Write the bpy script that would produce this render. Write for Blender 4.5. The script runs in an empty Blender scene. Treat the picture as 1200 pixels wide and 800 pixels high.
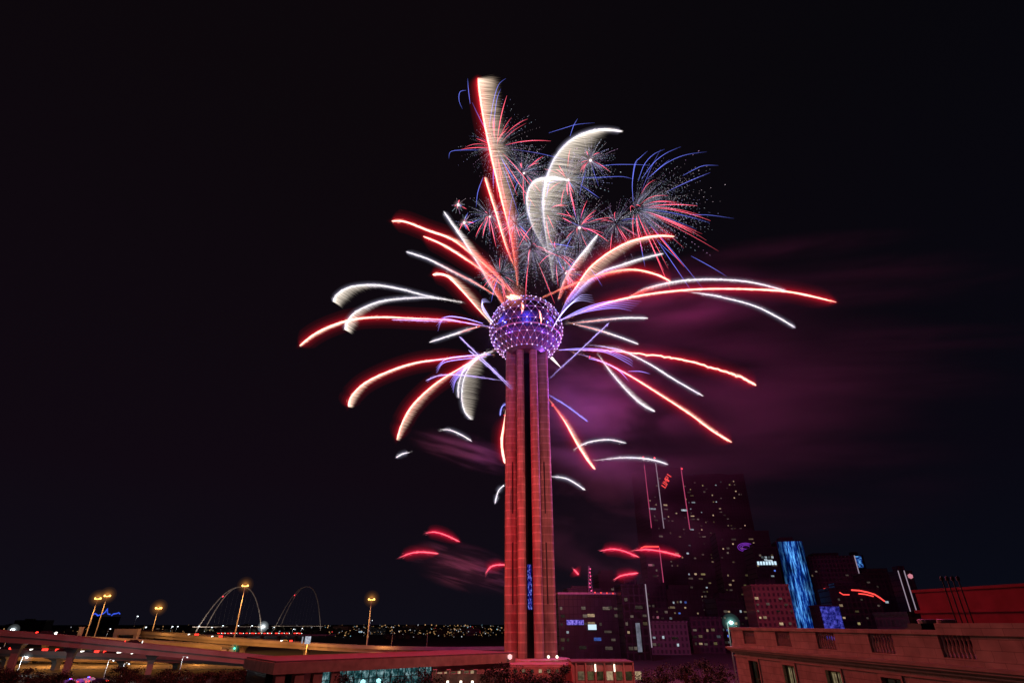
import bpy, math, random
from math import sin, cos, tan, atan2, pi, radians, sqrt, exp
from mathutils import Vector, Matrix

# ------------------------------------------------------------------ camera, world, exposure
F, TH, CZ = 630.0, radians(27.65), 17.0
sc = bpy.context.scene
COL = sc.collection
cd = bpy.data.cameras.new('camera'); cam = bpy.data.objects.new('camera', cd); COL.objects.link(cam)
cd.sensor_width = 36.0; cd.lens = 36.0 * F / 1200.0; cd.clip_start = 0.5; cd.clip_end = 20000.0
cam.location = (0, 0, CZ); cam.rotation_euler = (pi / 2 + TH, 0, 0)
sc.camera = cam
w = bpy.data.worlds.new('World'); sc.world = w; w.use_nodes = True
nt = w.node_tree; bg = nt.nodes['Background']
tc = nt.nodes.new('ShaderNodeTexCoord'); sep = nt.nodes.new('ShaderNodeSeparateXYZ')
nt.links.new(tc.outputs['Generated'], sep.inputs[0])
cr = nt.nodes.new('ShaderNodeValToRGB'); e = cr.color_ramp.elements
e[0].position = 0.0; e[0].color = (.0050, .0040, .0085, 1)
e[1].position = .75; e[1].color = (.0040, .0022, .0036, 1)
m_ = cr.color_ramp.elements.new(.22); m_.color = (.0056, .0026, .0058, 1)
nt.links.new(sep.outputs['Z'], cr.inputs[0])
cx_ = nt.nodes.new('ShaderNodeValToRGB'); e = cx_.color_ramp.elements
e[0].position = 0.0; e[0].color = (.92, 1.02, .95, 1); e[1].position = 1.0; e[1].color = (.45, .85, .9, 1)
mp_ = nt.nodes.new('ShaderNodeMapRange'); mp_.inputs[1].default_value = -.1; mp_.inputs[2].default_value = .75
nt.links.new(sep.outputs['X'], mp_.inputs[0]); nt.links.new(mp_.outputs[0], cx_.inputs[0])
mx = nt.nodes.new('ShaderNodeMix'); mx.data_type = 'RGBA'; mx.blend_type = 'MULTIPLY'; mx.inputs[0].default_value = 1
nt.links.new(cr.outputs[0], mx.inputs[6]); nt.links.new(cx_.outputs[0], mx.inputs[7])
nt.links.new(mx.outputs[2], bg.inputs[0]); bg.inputs[1].default_value = 1.0
vs = sc.view_settings; vs.view_transform = 'Standard'; vs.look = 'None'; vs.exposure = 0; vs.gamma = 1
sc.render.engine = 'CYCLES'
cy = sc.cycles
cy.use_denoising = True; cy.max_bounces = 4; cy.diffuse_bounces = 2; cy.glossy_bounces = 2; cy.volume_bounces = 0
cy.transparent_max_bounces = 160; cy.sample_clamp_indirect = 1.5; cy.sample_clamp_direct = 0
cy.volume_step_rate = 1.0; cy.volume_max_steps = 96
sc.render.filter_size = 1.5 if hasattr(sc.render, 'filter_size') else None


def at(px, py, D):
    y = (400 - py) / F; x = (px - 600) / F
    den = cos(TH) - y * sin(TH)
    return Vector((x * D / den, D, CZ + D * (sin(TH) + y * cos(TH)) / den))


def mpp(p):   # metres per photo pixel at a point
    return (p[1] * cos(TH) + (p[2] - CZ) * sin(TH)) / F


def onground(px, D, z=0.0):   # x of pixel column px at distance D and height z
    s = (z - CZ) / D
    y = (s * cos(TH) - sin(TH)) / (cos(TH) + s * sin(TH))
    return Vector(((px - 600) / F * D / (cos(TH) - y * sin(TH)), D, z))


def light(name, loc, col, W, r=0.0):
    l = bpy.data.lights.new(name, 'POINT'); l.energy = W; l.color = col; l.shadow_soft_size = r
    o = bpy.data.objects.new(name, l); o.location = loc; COL.objects.link(o)
    return o


# light of the fireworks round the tower top, and one added terrace fill
light('firework_and_fill_light', at(430, 520, 175), (1, .05, .05), 170000)
light('firework_and_fill_light', at(500, 540, 200), (1, .03, .03), 75000)
light('firework_and_fill_light', at(735, 560, 198), (1, .13, .08), 50000)
light('firework_and_fill_light', at(250, 430, 118), (1, .30, .27), 46000)  # added fill lamp, away from any firework, to brighten the terrace
light('firework_and_fill_light', at(790, 560, 165), (1, .20, .19), 165000)
light('firework_and_fill_light', at(560, 300, 215), (1, .10, .12), 20000)
light('firework_and_fill_light', at(860, 330, 262), (.9, .05, .38), 290000)
light('firework_and_fill_light', at(790, 420, 262), (.9, .05, .34), 120000)
light('firework_and_fill_light', at(710, 335, 262), (1, .05, .13), 36000)
light('firework_and_fill_light', at(675, 455, 262), (.45, .12, 1), 80000)
light('firework_and_fill_light', at(540, 640, 215), (1, .02, .05), 26000)
light('firework_and_fill_light', at(700, 540, 268), (.8, .16, .6), 95000)
light('firework_and_fill_light', at(640, 385, 212), (.30, .16, 1), 6000)
light('firework_and_fill_light', at(590, 385, 212), (.50, .14, .9), 4500)


# ------------------------------------------------------------------ helpers
MATS = {}


def nodes(name):
    m = bpy.data.materials.new(name); m.use_nodes = True
    return m, m.node_tree, m.node_tree.nodes, m.node_tree.links


def pbr(name, col, rough=.8, metal=0, noise=.25, scale=.6, bump=.0, spec=.3):
    if name in MATS: return MATS[name]
    m, t, n, l = nodes(name); b = n['Principled BSDF']
    b.inputs['Roughness'].default_value = rough; b.inputs['Metallic'].default_value = metal
    b.inputs['Specular IOR Level'].default_value = spec
    tcx = n.new('ShaderNodeTexCoord'); nz = n.new('ShaderNodeTexNoise')
    nz.inputs['Scale'].default_value = scale; nz.inputs['Detail'].default_value = 6
    l.new(tcx.outputs['Object'], nz.inputs['Vector'])
    r = n.new('ShaderNodeValToRGB'); e = r.color_ramp.elements
    e[0].position = .3; e[1].position = .7
    e[0].color = (*[c * (1 - noise) for c in col], 1); e[1].color = (*[min(1, c * (1 + noise)) for c in col], 1)
    l.new(nz.outputs['Fac'], r.inputs[0]); l.new(r.outputs[0], b.inputs['Base Color'])
    if bump:
        bp = n.new('ShaderNodeBump'); bp.inputs['Strength'].default_value = bump
        l.new(nz.outputs['Fac'], bp.inputs['Height']); l.new(bp.outputs[0], b.inputs['Normal'])
    MATS[name] = m
    return m


def emit(name, col, st, var=0.0, scale=1.0):
    if name in MATS: return MATS[name]
    m, t, n, l = nodes(name); n.remove(n['Principled BSDF'])
    e = n.new('ShaderNodeEmission'); e.inputs[0].default_value = (*col, 1); e.inputs[1].default_value = st
    if var:
        tcx = n.new('ShaderNodeTexCoord'); nz = n.new('ShaderNodeTexNoise'); nz.inputs['Scale'].default_value = scale
        mr = n.new('ShaderNodeMapRange'); mr.inputs[1].default_value = .35; mr.inputs[2].default_value = .65
        mr.inputs[3].default_value = st * (1 - var); mr.inputs[4].default_value = st
        l.new(tcx.outputs['Object'], nz.inputs['Vector']); l.new(nz.outputs['Fac'], mr.inputs[0]); l.new(mr.outputs[0], e.inputs[1])
    l.new(e.outputs[0], n['Material Output'].inputs[0])
    m.cycles.emission_sampling = 'NONE'
    if name.endswith('_window'):
        oi = n.new('ShaderNodeObjectInfo'); pw = n.new('ShaderNodeMath'); pw.operation = 'POWER'; l.new(oi.outputs['Random'], pw.inputs[0]); pw.inputs[1].default_value = 1.8
        ml = n.new('ShaderNodeMath'); ml.operation = 'MULTIPLY_ADD'; l.new(pw.outputs[0], ml.inputs[0]); ml.inputs[1].default_value = 1.35; ml.inputs[2].default_value = .12
        m3 = n.new('ShaderNodeMath'); m3.operation = 'MULTIPLY'; l.new(ml.outputs[0], m3.inputs[0]); l.new(e.inputs[1].links[0].from_socket, m3.inputs[1]); l.new(m3.outputs[0], e.inputs[1])
    MATS[name] = m
    return m


def spark_mat(name, additive):
    m, t, n, l = nodes(name); n.remove(n['Principled BSDF'])
    a = n.new('ShaderNodeAttribute'); a.attribute_name = 'spark_colour'; a.attribute_type = 'GEOMETRY'
    e = n.new('ShaderNodeEmission'); e.inputs[1].default_value = 1.0; l.new(a.outputs[0], e.inputs[0])
    if additive:
        tr = n.new('ShaderNodeBsdfTransparent'); ad = n.new('ShaderNodeAddShader')
        l.new(tr.outputs[0], ad.inputs[0]); l.new(e.outputs[0], ad.inputs[1]); l.new(ad.outputs[0], n['Material Output'].inputs[0])
    else:
        l.new(e.outputs[0], n['Material Output'].inputs[0])
    m.cycles.emission_sampling = 'NONE'
    return m


M_SPARK = spark_mat('burning_sparks', True)
M_CORE = spark_mat('burning_star', False)


def glow_mat(name, col, eps):
    if name in MATS: return MATS[name]
    m, t, n, l = nodes(name); n.remove(n['Principled BSDF'])
    e = n.new('ShaderNodeEmission'); e.inputs[0].default_value = (*col, 1); e.inputs[1].default_value = eps
    l.new(e.outputs[0], n['Material Output'].inputs['Volume'])
    m.cycles.homogeneous_volume = True
    MATS[name] = m
    return m


def halo(parent, loc, m, col, name, spec, ):
    """painted bloom close round a lamp: nested volumes that emit the halo"""
    for gr, ge in spec:  # each shell emits part of the painted halo
        mb = MB(); prof = [(max(.01, gr * m * sin(pi * k / 12)), -gr * m * cos(pi * k / 12)) for k in range(13)]
        mb.lathe(prof, 22)
        g = mb.build('glow', glow_mat('%s_%g' % (name, gr), col, ge / m), parent, smooth=True); g.location = loc


class MB:
    def __init__(s): s.v = []; s.f = []; s.c = []

    def add(s, vs, fs, cs=None):
        o = len(s.v); s.v += [tuple(v) for v in vs]; s.f += [tuple(i + o for i in f) for f in fs]
        if cs is not None: s.c += cs

    def box(s, x0, x1, y0, y1, z0, z1, M=None):
        vs = [Vector(p) for p in ((x0, y0, z0), (x1, y0, z0), (x1, y1, z0), (x0, y1, z0), (x0, y0, z1), (x1, y0, z1), (x1, y1, z1), (x0, y1, z1))]
        if M is not None: vs = [M @ v for v in vs]
        s.add(vs, ((0, 3, 2, 1), (4, 5, 6, 7), (0, 1, 5, 4), (1, 2, 6, 5), (2, 3, 7, 6), (3, 0, 4, 7)))
        return s

    def tube(s, pts, rad, n=6, cols=None):
        P = [Vector(p) for p in pts]; k = len(P); vs = []; cs = []
        for i in range(k):
            d = (P[min(i + 1, k - 1)] - P[max(i - 1, 0)])
            d = d.normalized() if d.length > 1e-9 else Vector((0, 0, 1))
            a = d.cross(Vector((0, 0, 1)) if abs(d.z) < .9 else Vector((0, 1, 0))).normalized(); b = d.cross(a)
            r = rad[i] if isinstance(rad, (list, tuple)) else rad
            for j in range(n):
                t = 2 * pi * j / n
                vs.append(P[i] + (a * cos(t) + b * sin(t)) * r)
                if cols: cs.append(cols[i])
        fs = []
        for i in range(k - 1):
            for j in range(n):
                fs.append((i * n + j, i * n + (j + 1) % n, (i + 1) * n + (j + 1) % n, (i + 1) * n + j))
        fs.append(tuple(range(n - 1, -1, -1))); fs.append(tuple((k - 1) * n + j for j in range(n)))
        s.add(vs, fs, cs if cols else None)
        return s

    def lathe(s, prof, n=32, c=(0, 0), a0=0, cols=None):
        vs = []; fs = []
        for r, z in prof:
            for j in range(n):
                t = a0 + 2 * pi * j / n; vs.append((c[0] + r * cos(t), c[1] + r * sin(t), z))
        for i in range(len(prof) - 1):
            for j in range(n):
                fs.append((i * n + j, i * n + (j + 1) % n, (i + 1) * n + (j + 1) % n, (i + 1) * n + j))
        fs.append(tuple(range(n - 1, -1, -1))); k = len(prof) - 1; fs.append(tuple(k * n + j for j in range(n)))
        s.add(vs, fs)
        return s

    def ball(s, c, r, col=None, sq=1.0):
        c = Vector(c); vs = [c + Vector((0, 0, r * sq))]
        for la in (.52, -.52):
            for j in range(6):
                t = j * pi / 3 + (la > 0) * pi / 6
                vs.append(c + Vector((r * cos(la) * cos(t), r * cos(la) * sin(t), r * sin(la) * sq)))
        vs.append(c + Vector((0, 0, -r * sq)))
        fs = []
        for j in range(6):
            k = (j + 1) % 6
            fs += [(0, 1 + j, 1 + k), (1 + j, 7 + j, 7 + k) if 0 else (1 + j, 7 + k, 1 + k), (1 + j, 7 + j, 7 + k), (13, 7 + k, 7 + j)]
        s.add(vs, fs, [col] * 14 if col else None)
        return s

    def build(s, name, mat, parent=None, smooth=False):
        me = bpy.data.meshes.new(name); me.from_pydata(s.v, [], s.f)
        if s.c:
            a = me.color_attributes.new('spark_colour', 'FLOAT_COLOR', 'POINT')
            a.data.foreach_set('color', [x for c in s.c for x in (c[0], c[1], c[2], 1.0)])
        if smooth: me.polygons.foreach_set('use_smooth', [True] * len(me.polygons))
        me.materials.append(mat); me.update()
        o = bpy.data.objects.new(name, me); COL.objects.link(o)
        if parent is not None: o.parent = parent
        return o


def tag(o, label=None, cat=None, group=None, kind=None):
    if label: o['label'] = label
    if cat: o['category'] = cat
    if group: o['group'] = group
    if kind: o['kind'] = kind
    return o


def empty(name, loc, label, cat, group=None, rz=0):
    o = bpy.data.objects.new(name, None); o.location = loc; o.rotation_euler = (0, 0, rz); COL.objects.link(o)
    o.empty_display_size = .5
    return tag(o, label, cat, group)


def kids(o): return [c for c in bpy.data.objects if c.parent == o]


def copy_tree(o, loc, rz=0, scale=1, label=None, group=None, _k=None):
    c = o.copy(); COL.objects.link(c); c.location = loc; c.rotation_euler = (0, 0, rz); c.scale = (scale,) * 3
    if label: c['label'] = label
    if group: c['group'] = group
    for k in (_k if _k is not None else kids(o)):
        d = k.copy(); COL.objects.link(d); d.parent = c
        for g in kids(k):
            h = g.copy(); COL.objects.link(h); h.parent = d
    return c


# ------------------------------------------------------------------ setting: ground, roads
M_ground = pbr('dark_ground', (.014, .016, .012), .95, noise=.5, scale=.02)
gm = MB()
N = 64
rings = [0, 60, 150, 300, 600, 1200, 2500, 5000, 9000]
vs = [(0, 0, 0)]; fs = []
for r in rings[1:]:
    for j in range(N):
        vs.append((r * cos(2 * pi * j / N), r * sin(2 * pi * j / N), 0))
for j in range(N): fs.append((0, 1 + j, 1 + (j + 1) % N))
for i in range(len(rings) - 2):
    for j in range(N):
        a = 1 + i * N
        fs.append((a + j, a + N + j, a + N + (j + 1) % N, a + (j + 1) % N))
gm.add(vs, fs); tag(gm.build('ground', M_ground), kind='structure')
M_asph = pbr('asphalt', (.05, .05, .052), .85, noise=.3, scale=.5)
M_mark = pbr('road_paint', (.7, .7, .68), .6, noise=.1)
rd = MB().box(-330, 20, 262, 290, 0, .004); tag(rd.build('frontage_road', M_asph), kind='structure')
mk = MB()
for i in range(40): mk.box(-325 + i * 8.5, -322 + i * 8.5, 275.8, 276.1, .008, .012)
tag(mk.build('road_markings', M_mark), kind='structure')
rk = MB().box(-330, 20, 261.6, 262, 0, .13); tag(rk.build('kerb', pbr('kerb_concrete', (.35, .34, .32))), kind='structure')
plz = MB().box(-45, 130, 196, 260, .0, .006); tag(plz.build('plaza_paving', pbr('paving', (.035, .032, .03), .8, noise=.2)), kind='structure')

# ------------------------------------------------------------------ smoke
def smoke_mat(name, dens, stretch, seed, lo=.42, hi=.7, aniso=.2):
    m, t, n, l = nodes(name); n.remove(n['Principled BSDF'])
    tcx = n.new('ShaderNodeTexCoord')
    ln = n.new('ShaderNodeVectorMath'); ln.operation = 'LENGTH'; l.new(tcx.outputs['Object'], ln.inputs[0])
    fall = n.new('ShaderNodeMapRange'); fall.interpolation_type = 'SMOOTHSTEP'
    fall.inputs[1].default_value = 1.0; fall.inputs[2].default_value = .0; fall.inputs[3].default_value = 0; fall.inputs[4].default_value = 1
    l.new(ln.outputs['Value'], fall.inputs[0])
    mpn = n.new('ShaderNodeMapping'); mpn.inputs['Scale'].default_value = stretch; mpn.inputs['Location'].default_value = (seed, seed * .7, seed * 1.3)
    mpn.inputs['Rotation'].default_value = (0, radians(-6), 0)
    l.new(tcx.outputs['Object'], mpn.inputs[0])
    nz = n.new('ShaderNodeTexNoise'); nz.inputs['Scale'].default_value = 1; nz.inputs['Detail'].default_value = 3.5; nz.inputs['Roughness'].default_value = .55
    nz.inputs['Distortion'].default_value = .4
    l.new(mpn.outputs[0], nz.inputs['Vector'])
    mr = n.new('ShaderNodeMapRange'); mr.inputs[1].default_value = lo; mr.inputs[2].default_value = hi; mr.inputs[3].default_value = .05; mr.inputs[4].default_value = 1
    l.new(nz.outputs['Fac'], mr.inputs[0])
    mu = n.new('ShaderNodeMath'); mu.operation = 'MULTIPLY'; l.new(fall.outputs[0], mu.inputs[0]); l.new(mr.outputs[0], mu.inputs[1])
    m2 = n.new('ShaderNodeMath'); m2.operation = 'MULTIPLY'; l.new(mu.outputs[0], m2.inputs[0]); m2.inputs[1].default_value = dens
    pv = n.new('ShaderNodeVolumeScatter'); pv.inputs['Color'].default_value = (.85, .82, .85, 1)
    pv.inputs['Anisotropy'].default_value = aniso
    l.new(m2.outputs[0], pv.inputs['Density']); l.new(pv.outputs[0], n['Material Output'].inputs['Volume'])
    return m


def smoke(loc, rad, dens, stretch, seed, rot=0, **k):
    mb = MB(); n1, n2 = 24, 14; vs = [(0, 0, 1)]; fs = []
    for i in range(1, n2):
        for j in range(n1):
            a = pi * i / n2; b = 2 * pi * j / n1; vs.append((sin(a) * cos(b), sin(a) * sin(b), cos(a)))
    vs.append((0, 0, -1))
    for j in range(n1): fs.append((0, 1 + j, 1 + (j + 1) % n1)); fs.append((len(vs) - 1, len(vs) - 1 - n1 + (j + 1) % n1, len(vs) - 1 - n1 + j))
    for i in range(n2 - 2):
        for j in range(n1):
            a = 1 + i * n1; fs.append((a + j, a + n1 + j, a + n1 + (j + 1) % n1, a + (j + 1) % n1))
    mb.add(vs, fs)
    o = mb.build('smoke', smoke_mat('smoke_volume', dens, stretch, seed, **k)); o.location = loc; o.scale = rad; o.rotation_euler = (0, rot, 0)
    return tag(o, kind='stuff')


for px, py, Dd, rad, dens, stretch, seed, rot, lb in (
        (850, 450, 345, (210, 50, 120), .0036, (1.5, .45, 9), 3.1, 3, 'wide plum lit smoke bank drifting right of the tower'),
        (790, 350, 318, (95, 22, 34), .0145, (1.3, .4, 7.0), 9.2, -6, 'crimson lit smoke wisps right of the ball'),
        (1010, 330, 350, (170, 20, 30), .0100, (1.6, .5, 5.5), 14.2, -5, 'long faint smoke streaks at far right level with the ball'),
        (930, 290, 330, (120, 14, 12), .012, (1.5, .5, 3.5), 21.2, -7, 'thin straight smoke streak above the longest comet'),
        (1020, 440, 360, (150, 20, 26), .0060, (1.4, .5, 5), 31.2, 2, 'faint smoke streaks at far right above the skyline'),
        (700, 470, 300, (70, 22, 70), .013, (1.2, .5, 4.5), 41.7, 4, 'purple lit smoke hugging the right of the shaft'),
        (670, 290, 292, (78, 20, 42), .0050, (1.3, .5, 4.0), 51.3, -4, 'thin plum smoke hanging among the crackling bursts'),
        (617, 388, 246, (34, 30, 30), .0022, (1.2, 1.2, 2.5), 61.3, 0, 'thin violet smoke veiling the ball'),
        (1080, 400, 360, (150, 16, 16), .009, (1.2, .5, 3.0), 71.3, -3, 'thin smoke streak reaching the right edge'),
        (735, 600, 400, (95, 40, 95), .0105, (1.3, .5, 3.2), 5.7, 6, 'mauve smoke rising between the tower shaft and downtown'),
        (545, 665, 262, (30, 11, 11), .055, (1.3, .6, 3.6), 2.2, 14, 'small magenta smoke wisps low on the left of the shaft'),
        (545, 528, 268, (34, 9, 10), .034, (1.2, .6, 4.5), 8.4, 16, 'faint purple smoke arcs left of the shaft')):
    tag(smoke(at(px, py, Dd), rad, dens * 1.9, stretch, seed, radians(rot), lo=.45, hi=.64), lb, 'smoke')

# ------------------------------------------------------------------ observation tower
TX, TY = onground(621, 246, 2).x, 246.0
BC = at(616.5, 387, 246); BR = 43.0 * mpp(BC)
TX = BC.x
tower = empty('observation_tower', (TX, TY, 0), 'tall concrete observation tower with a lamp studded lattice ball on top', 'tower')


def concrete_tower_mat():
    m, t, n, l = nodes('board_marked_concrete'); b = n['Principled BSDF']; b.inputs['Roughness'].default_value = .8
    tcx = n.new('ShaderNodeTexCoord'); sp = n.new('ShaderNodeSeparateXYZ'); l.new(tcx.outputs['Object'], sp.inputs[0])
    # pour joints every 3.4 m and finer board lines
    def saw(src, period, width):
        d = n.new('ShaderNodeMath'); d.operation = 'DIVIDE'; l.new(src, d.inputs[0]); d.inputs[1].default_value = period
        f = n.new('ShaderNodeMath'); f.operation = 'FRACT'; l.new(d.outputs[0], f.inputs[0])
        g = n.new('ShaderNodeMapRange'); l.new(f.outputs[0], g.inputs[0]); g.inputs[1].default_value = 0; g.inputs[2].default_value = width
        g.inputs[3].default_value = 0; g.inputs[4].default_value = 1
        return g.outputs[0]
    j1 = saw(sp.outputs['Z'], 3.4, .22); j2 = saw(sp.outputs['X'], 1.15, .2)
    nz = n.new('ShaderNodeTexNoise'); nz.inputs['Scale'].default_value = .35; nz.inputs['Detail'].default_value = 8
    mpn = n.new('ShaderNodeMapping'); mpn.inputs['Scale'].default_value = (1, 1, .25); l.new(tcx.outputs['Object'], mpn.inputs[0]); l.new(mpn.outputs[0], nz.inputs['Vector'])
    r = n.new('ShaderNodeValToRGB'); e = r.color_ramp.elements; e[0].position = .3; e[0].color = (.12, .10, .095, 1); e[1].position = .75; e[1].color = (.31, .27, .25, 1)
    l.new(nz.outputs['Fac'], r.inputs[0])
    mm = n.new('ShaderNodeMath'); mm.operation = 'MULTIPLY'; l.new(j1, mm.inputs[0])
    jj = n.new('ShaderNodeMapRange'); l.new(j2, jj.inputs[0]); jj.inputs[3].default_value = .8; jj.inputs[4].default_value = 1
    j3 = n.new('ShaderNodeMapRange'); l.new(j1, j3.inputs[0]); j3.inputs[3].default_value = 1.75; j3.inputs[4].default_value = 1
    l.new(j3.outputs[0], mm.inputs[0]); l.new(jj.outputs[0], mm.inputs[1])
    vm = n.new('ShaderNodeVectorMath'); vm.operation = 'SCALE'; l.new(r.outputs[0], vm.inputs[0]); l.new(mm.outputs[0], vm.inputs['Scale'])
    l.new(vm.outputs[0], b.inputs['Base Color'])
    bp = n.new('ShaderNodeBump'); bp.inputs['Strength'].default_value = .8; bp.inputs['Distance'].default_value = .3
    l.new(mm.outputs[0], bp.inputs['Height']); l.new(bp.outputs[0], b.inputs['Normal'])
    return m


M_tc = concrete_tower_mat()
M_dark = pbr('dark_recess', (.02, .02, .025), .5)
SH = BC.z - 9


def dshaft(cx, cy, rx, ry, z1, n=20):   # rounded shaft
    mb = MB(); vs = []; fs = []; zs = [0] + [3.4 * i for i in range(1, int(z1 / 3.4))] + [z1]
    for z in zs:
        for j in range(n):
            t = 2 * pi * j / n; c_, s_ = cos(t), sin(t)
            q = lambda v: math.copysign(abs(v) ** .62, v)
            vs.append((cx + rx * q(c_), cy + ry * q(s_), z))
    for i in range(len(zs) - 1):
        for j in range(n): fs.append((i * n + j, i * n + (j + 1) % n, (i + 1) * n + (j + 1) % n, (i + 1) * n + j))
    fs.append(tuple(range(n - 1, -1, -1))); fs.append(tuple((len(zs) - 1) * n + j for j in range(n)))
    mb.add(vs, fs); return mb


for cx, cyy in ((-7.55, 3.0), (7.9, 3.0), (0, 9.5)):
    s = dshaft(cx, cyy, 2.95, 3.3, SH).build('shaft', M_tc, tower)
    if cyy < 5:
        for z0, z1 in ((60, 83), (24, 48)):   # tall shallow window slots on the inner faces
            MB().box(cx - .8 if cx > 0 else cx + .2, cx - .2 if cx > 0 else cx + .8, cyy - 3.31, cyy - 3.2, z0, z1).build('slot_window', M_dark, s)
for sx in (-1, 1):
    c = MB()
    xa, xb = (-5.05, -1.4) if sx < 0 else (1.4, 5.25)
    c = dshaft((xa + xb) / 2, -2.4, (xb - xa) / 2, 3.6, SH + 2, 16).build('core_wall', M_tc, tower)
hood = MB()
for i in range(9):
    a0, a1 = pi * i / 9, pi * (i + 1) / 9
    P = [(r * cos(a), y, SH - 1.2 + r * sin(a)) for y in (-5.9, -1) for (r, a) in ((1.4, a0), (1.4, a1), (2.9, a1), (2.9, a0))]
    hood.add(P, ((0, 1, 2, 3), (7, 6, 5, 4), (0, 4, 5, 1), (1, 5, 6, 2), (2, 6, 7, 3), (3, 7, 4, 0)))
hood.build('slot_arch', M_tc, tower)
MB().box(-1.39, 1.39, -1.2, 1.2, 0, SH).build('lift_glass', pbr('lift_glass', (.012, .012, .016), .15, noise=.1), tower)


def led_mat(name, c1, c2, sx, sz, st, lo=.5, hi=.68, c0=(0, 0, 0), core=0):
    m, t, n, l = nodes(name); n.remove(n['Principled BSDF'])
    tcx = n.new('ShaderNodeTexCoord'); mpn = n.new('ShaderNodeMapping'); mpn.inputs['Scale'].default_value = (sx, sx, sz)
    l.new(tcx.outputs['Object'], mpn.inputs[0]); nz = n.new('ShaderNodeTexNoise'); nz.inputs['Scale'].default_value = 1; nz.inputs['Detail'].default_value = 5
    nz.inputs['Roughness'].default_value = .7
    l.new(mpn.outputs[0], nz.inputs['Vector']); r = n.new('ShaderNodeValToRGB'); e = r.color_ramp.elements
    e[0].position = lo - .08; e[0].color = (*c0, 1); e[1].position = hi; e[1].color = (*c2, 1); q = r.color_ramp.elements.new(lo + .03); q.color = (*c1, 1)
    l.new(nz.outputs['Fac'], r.inputs[0]); em = n.new('ShaderNodeEmission'); l.new(r.outputs[0], em.inputs[0]); em.inputs[1].default_value = st
    if core:   # the display's bright wandering middle stream, between x = -core and x = core
        sp = n.new('ShaderNodeSeparateXYZ'); l.new(tcx.outputs['Object'], sp.inputs[0])
        n2 = n.new('ShaderNodeTexNoise'); n2.inputs['Scale'].default_value = .06; n2.inputs['Detail'].default_value = 2
        cz2 = n.new('ShaderNodeCombineXYZ'); l.new(sp.outputs['Z'], cz2.inputs[2]); l.new(cz2.outputs[0], n2.inputs['Vector'])
        wd = n.new('ShaderNodeMapRange'); l.new(n2.outputs['Fac'], wd.inputs[0]); wd.inputs[1].default_value = .3; wd.inputs[2].default_value = .7; wd.inputs[3].default_value = -core * .55; wd.inputs[4].default_value = core * .55
        sb = n.new('ShaderNodeMath'); sb.operation = 'SUBTRACT'; l.new(sp.outputs['X'], sb.inputs[0]); l.new(wd.outputs[0], sb.inputs[1])
        ab = n.new('ShaderNodeMath'); ab.operation = 'ABSOLUTE'; l.new(sb.outputs[0], ab.inputs[0])
        mr2 = n.new('ShaderNodeMapRange'); mr2.interpolation_type = 'SMOOTHSTEP'; l.new(ab.outputs[0], mr2.inputs[0]); mr2.inputs[1].default_value = 0; mr2.inputs[2].default_value = core * .95
        mr2.inputs[3].default_value = st * 1.5; mr2.inputs[4].default_value = st * .22; l.new(mr2.outputs[0], em.inputs[1])
    l.new(em.outputs[0], n['Material Output'].inputs[0]); m.cycles.emission_sampling = 'NONE'
    return m


MB().box(-.85, .85, -1.5, -1.25, 22, 39).build('led_strip', led_mat('blue_leds', (.02, .02, .35), (.4, .5, 1.4), 1.8, .9, 0.75, .50, .68, (.003, .002, .02)), tower)
M_led_dim = None
# podium at the foot
pod = MB().lathe([(15, 0), (15, 3.6), (15.6, 3.8), (15.6, 4.8), (15, 4.9)], 24, (0, 1)).build('podium', pbr('podium_stone', (.34, .3, .28), .8), tower)
M_lampw = emit('warm_white_lamp', (1, .86, .66), 3.0)
for px in (-12.6, -9.3, 6.4, 9.6):
    MB().ball((px, -11.5, 5.9), .55).build('uplight', M_lampw, tower)
    
# head: drum, rings, lattice, node lamps
M_drum = pbr('drum_cladding', (.045, .05, .12), .45, noise=.15, scale=.4)
b = -0
zc = BC.z
drum = MB().lathe([(7.5, zc - 14), (9.5, zc - 12.5), (13.0, zc - 7.5), (15.2, zc - 6), (15.4, zc - 3.2), (14.2, zc - 2.8), (14.2, zc + .4), (15.0, zc + .8), (15.0, zc + 3.2), (13.6, zc + 3.6), (13.4, zc + 7.6), (12.2, zc + 8.4), (5, zc + 9.2), (4.5, zc + 13), (1.0, zc + 13.4)], 48).build('drum', M_drum, tower)
M_glass = pbr('dark_glazing', (.03, .03, .05), .12, noise=.1)
for (r, z0, z1) in ((15.5, zc - 5.6, zc - 3.6), (14.3, zc - 2.4, zc), (13.55, zc + 4.2, zc + 7)):
    gl = MB()
    for j in range(48):
        a0 = 2 * pi * j / 48 + .02; a1 = a0 + 2 * pi / 48 - .04
        P = [(r * cos(a), r * sin(a), z) for z in (z0, z1) for a in (a0, a1)]
        P2 = [((r - .1) * cos(a), (r - .1) * sin(a), z) for z in (z0, z1) for a in (a0, a1)]
        gl.add(P + P2, ((0, 1, 3, 2), (5, 4, 6, 7), (0, 4, 5, 1), (2, 3, 7, 6), (0, 2, 6, 4), (1, 5, 7, 3)))
    gl.build('glazing_band', M_glass, drum)


def ring(r, z, t, name, mat):
    pts = [(r * cos(2 * pi * i / 64), r * sin(2 * pi * i / 64), z) for i in range(65)]
    return MB().tube(pts, t, 6).build(name, mat, tower)


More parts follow.
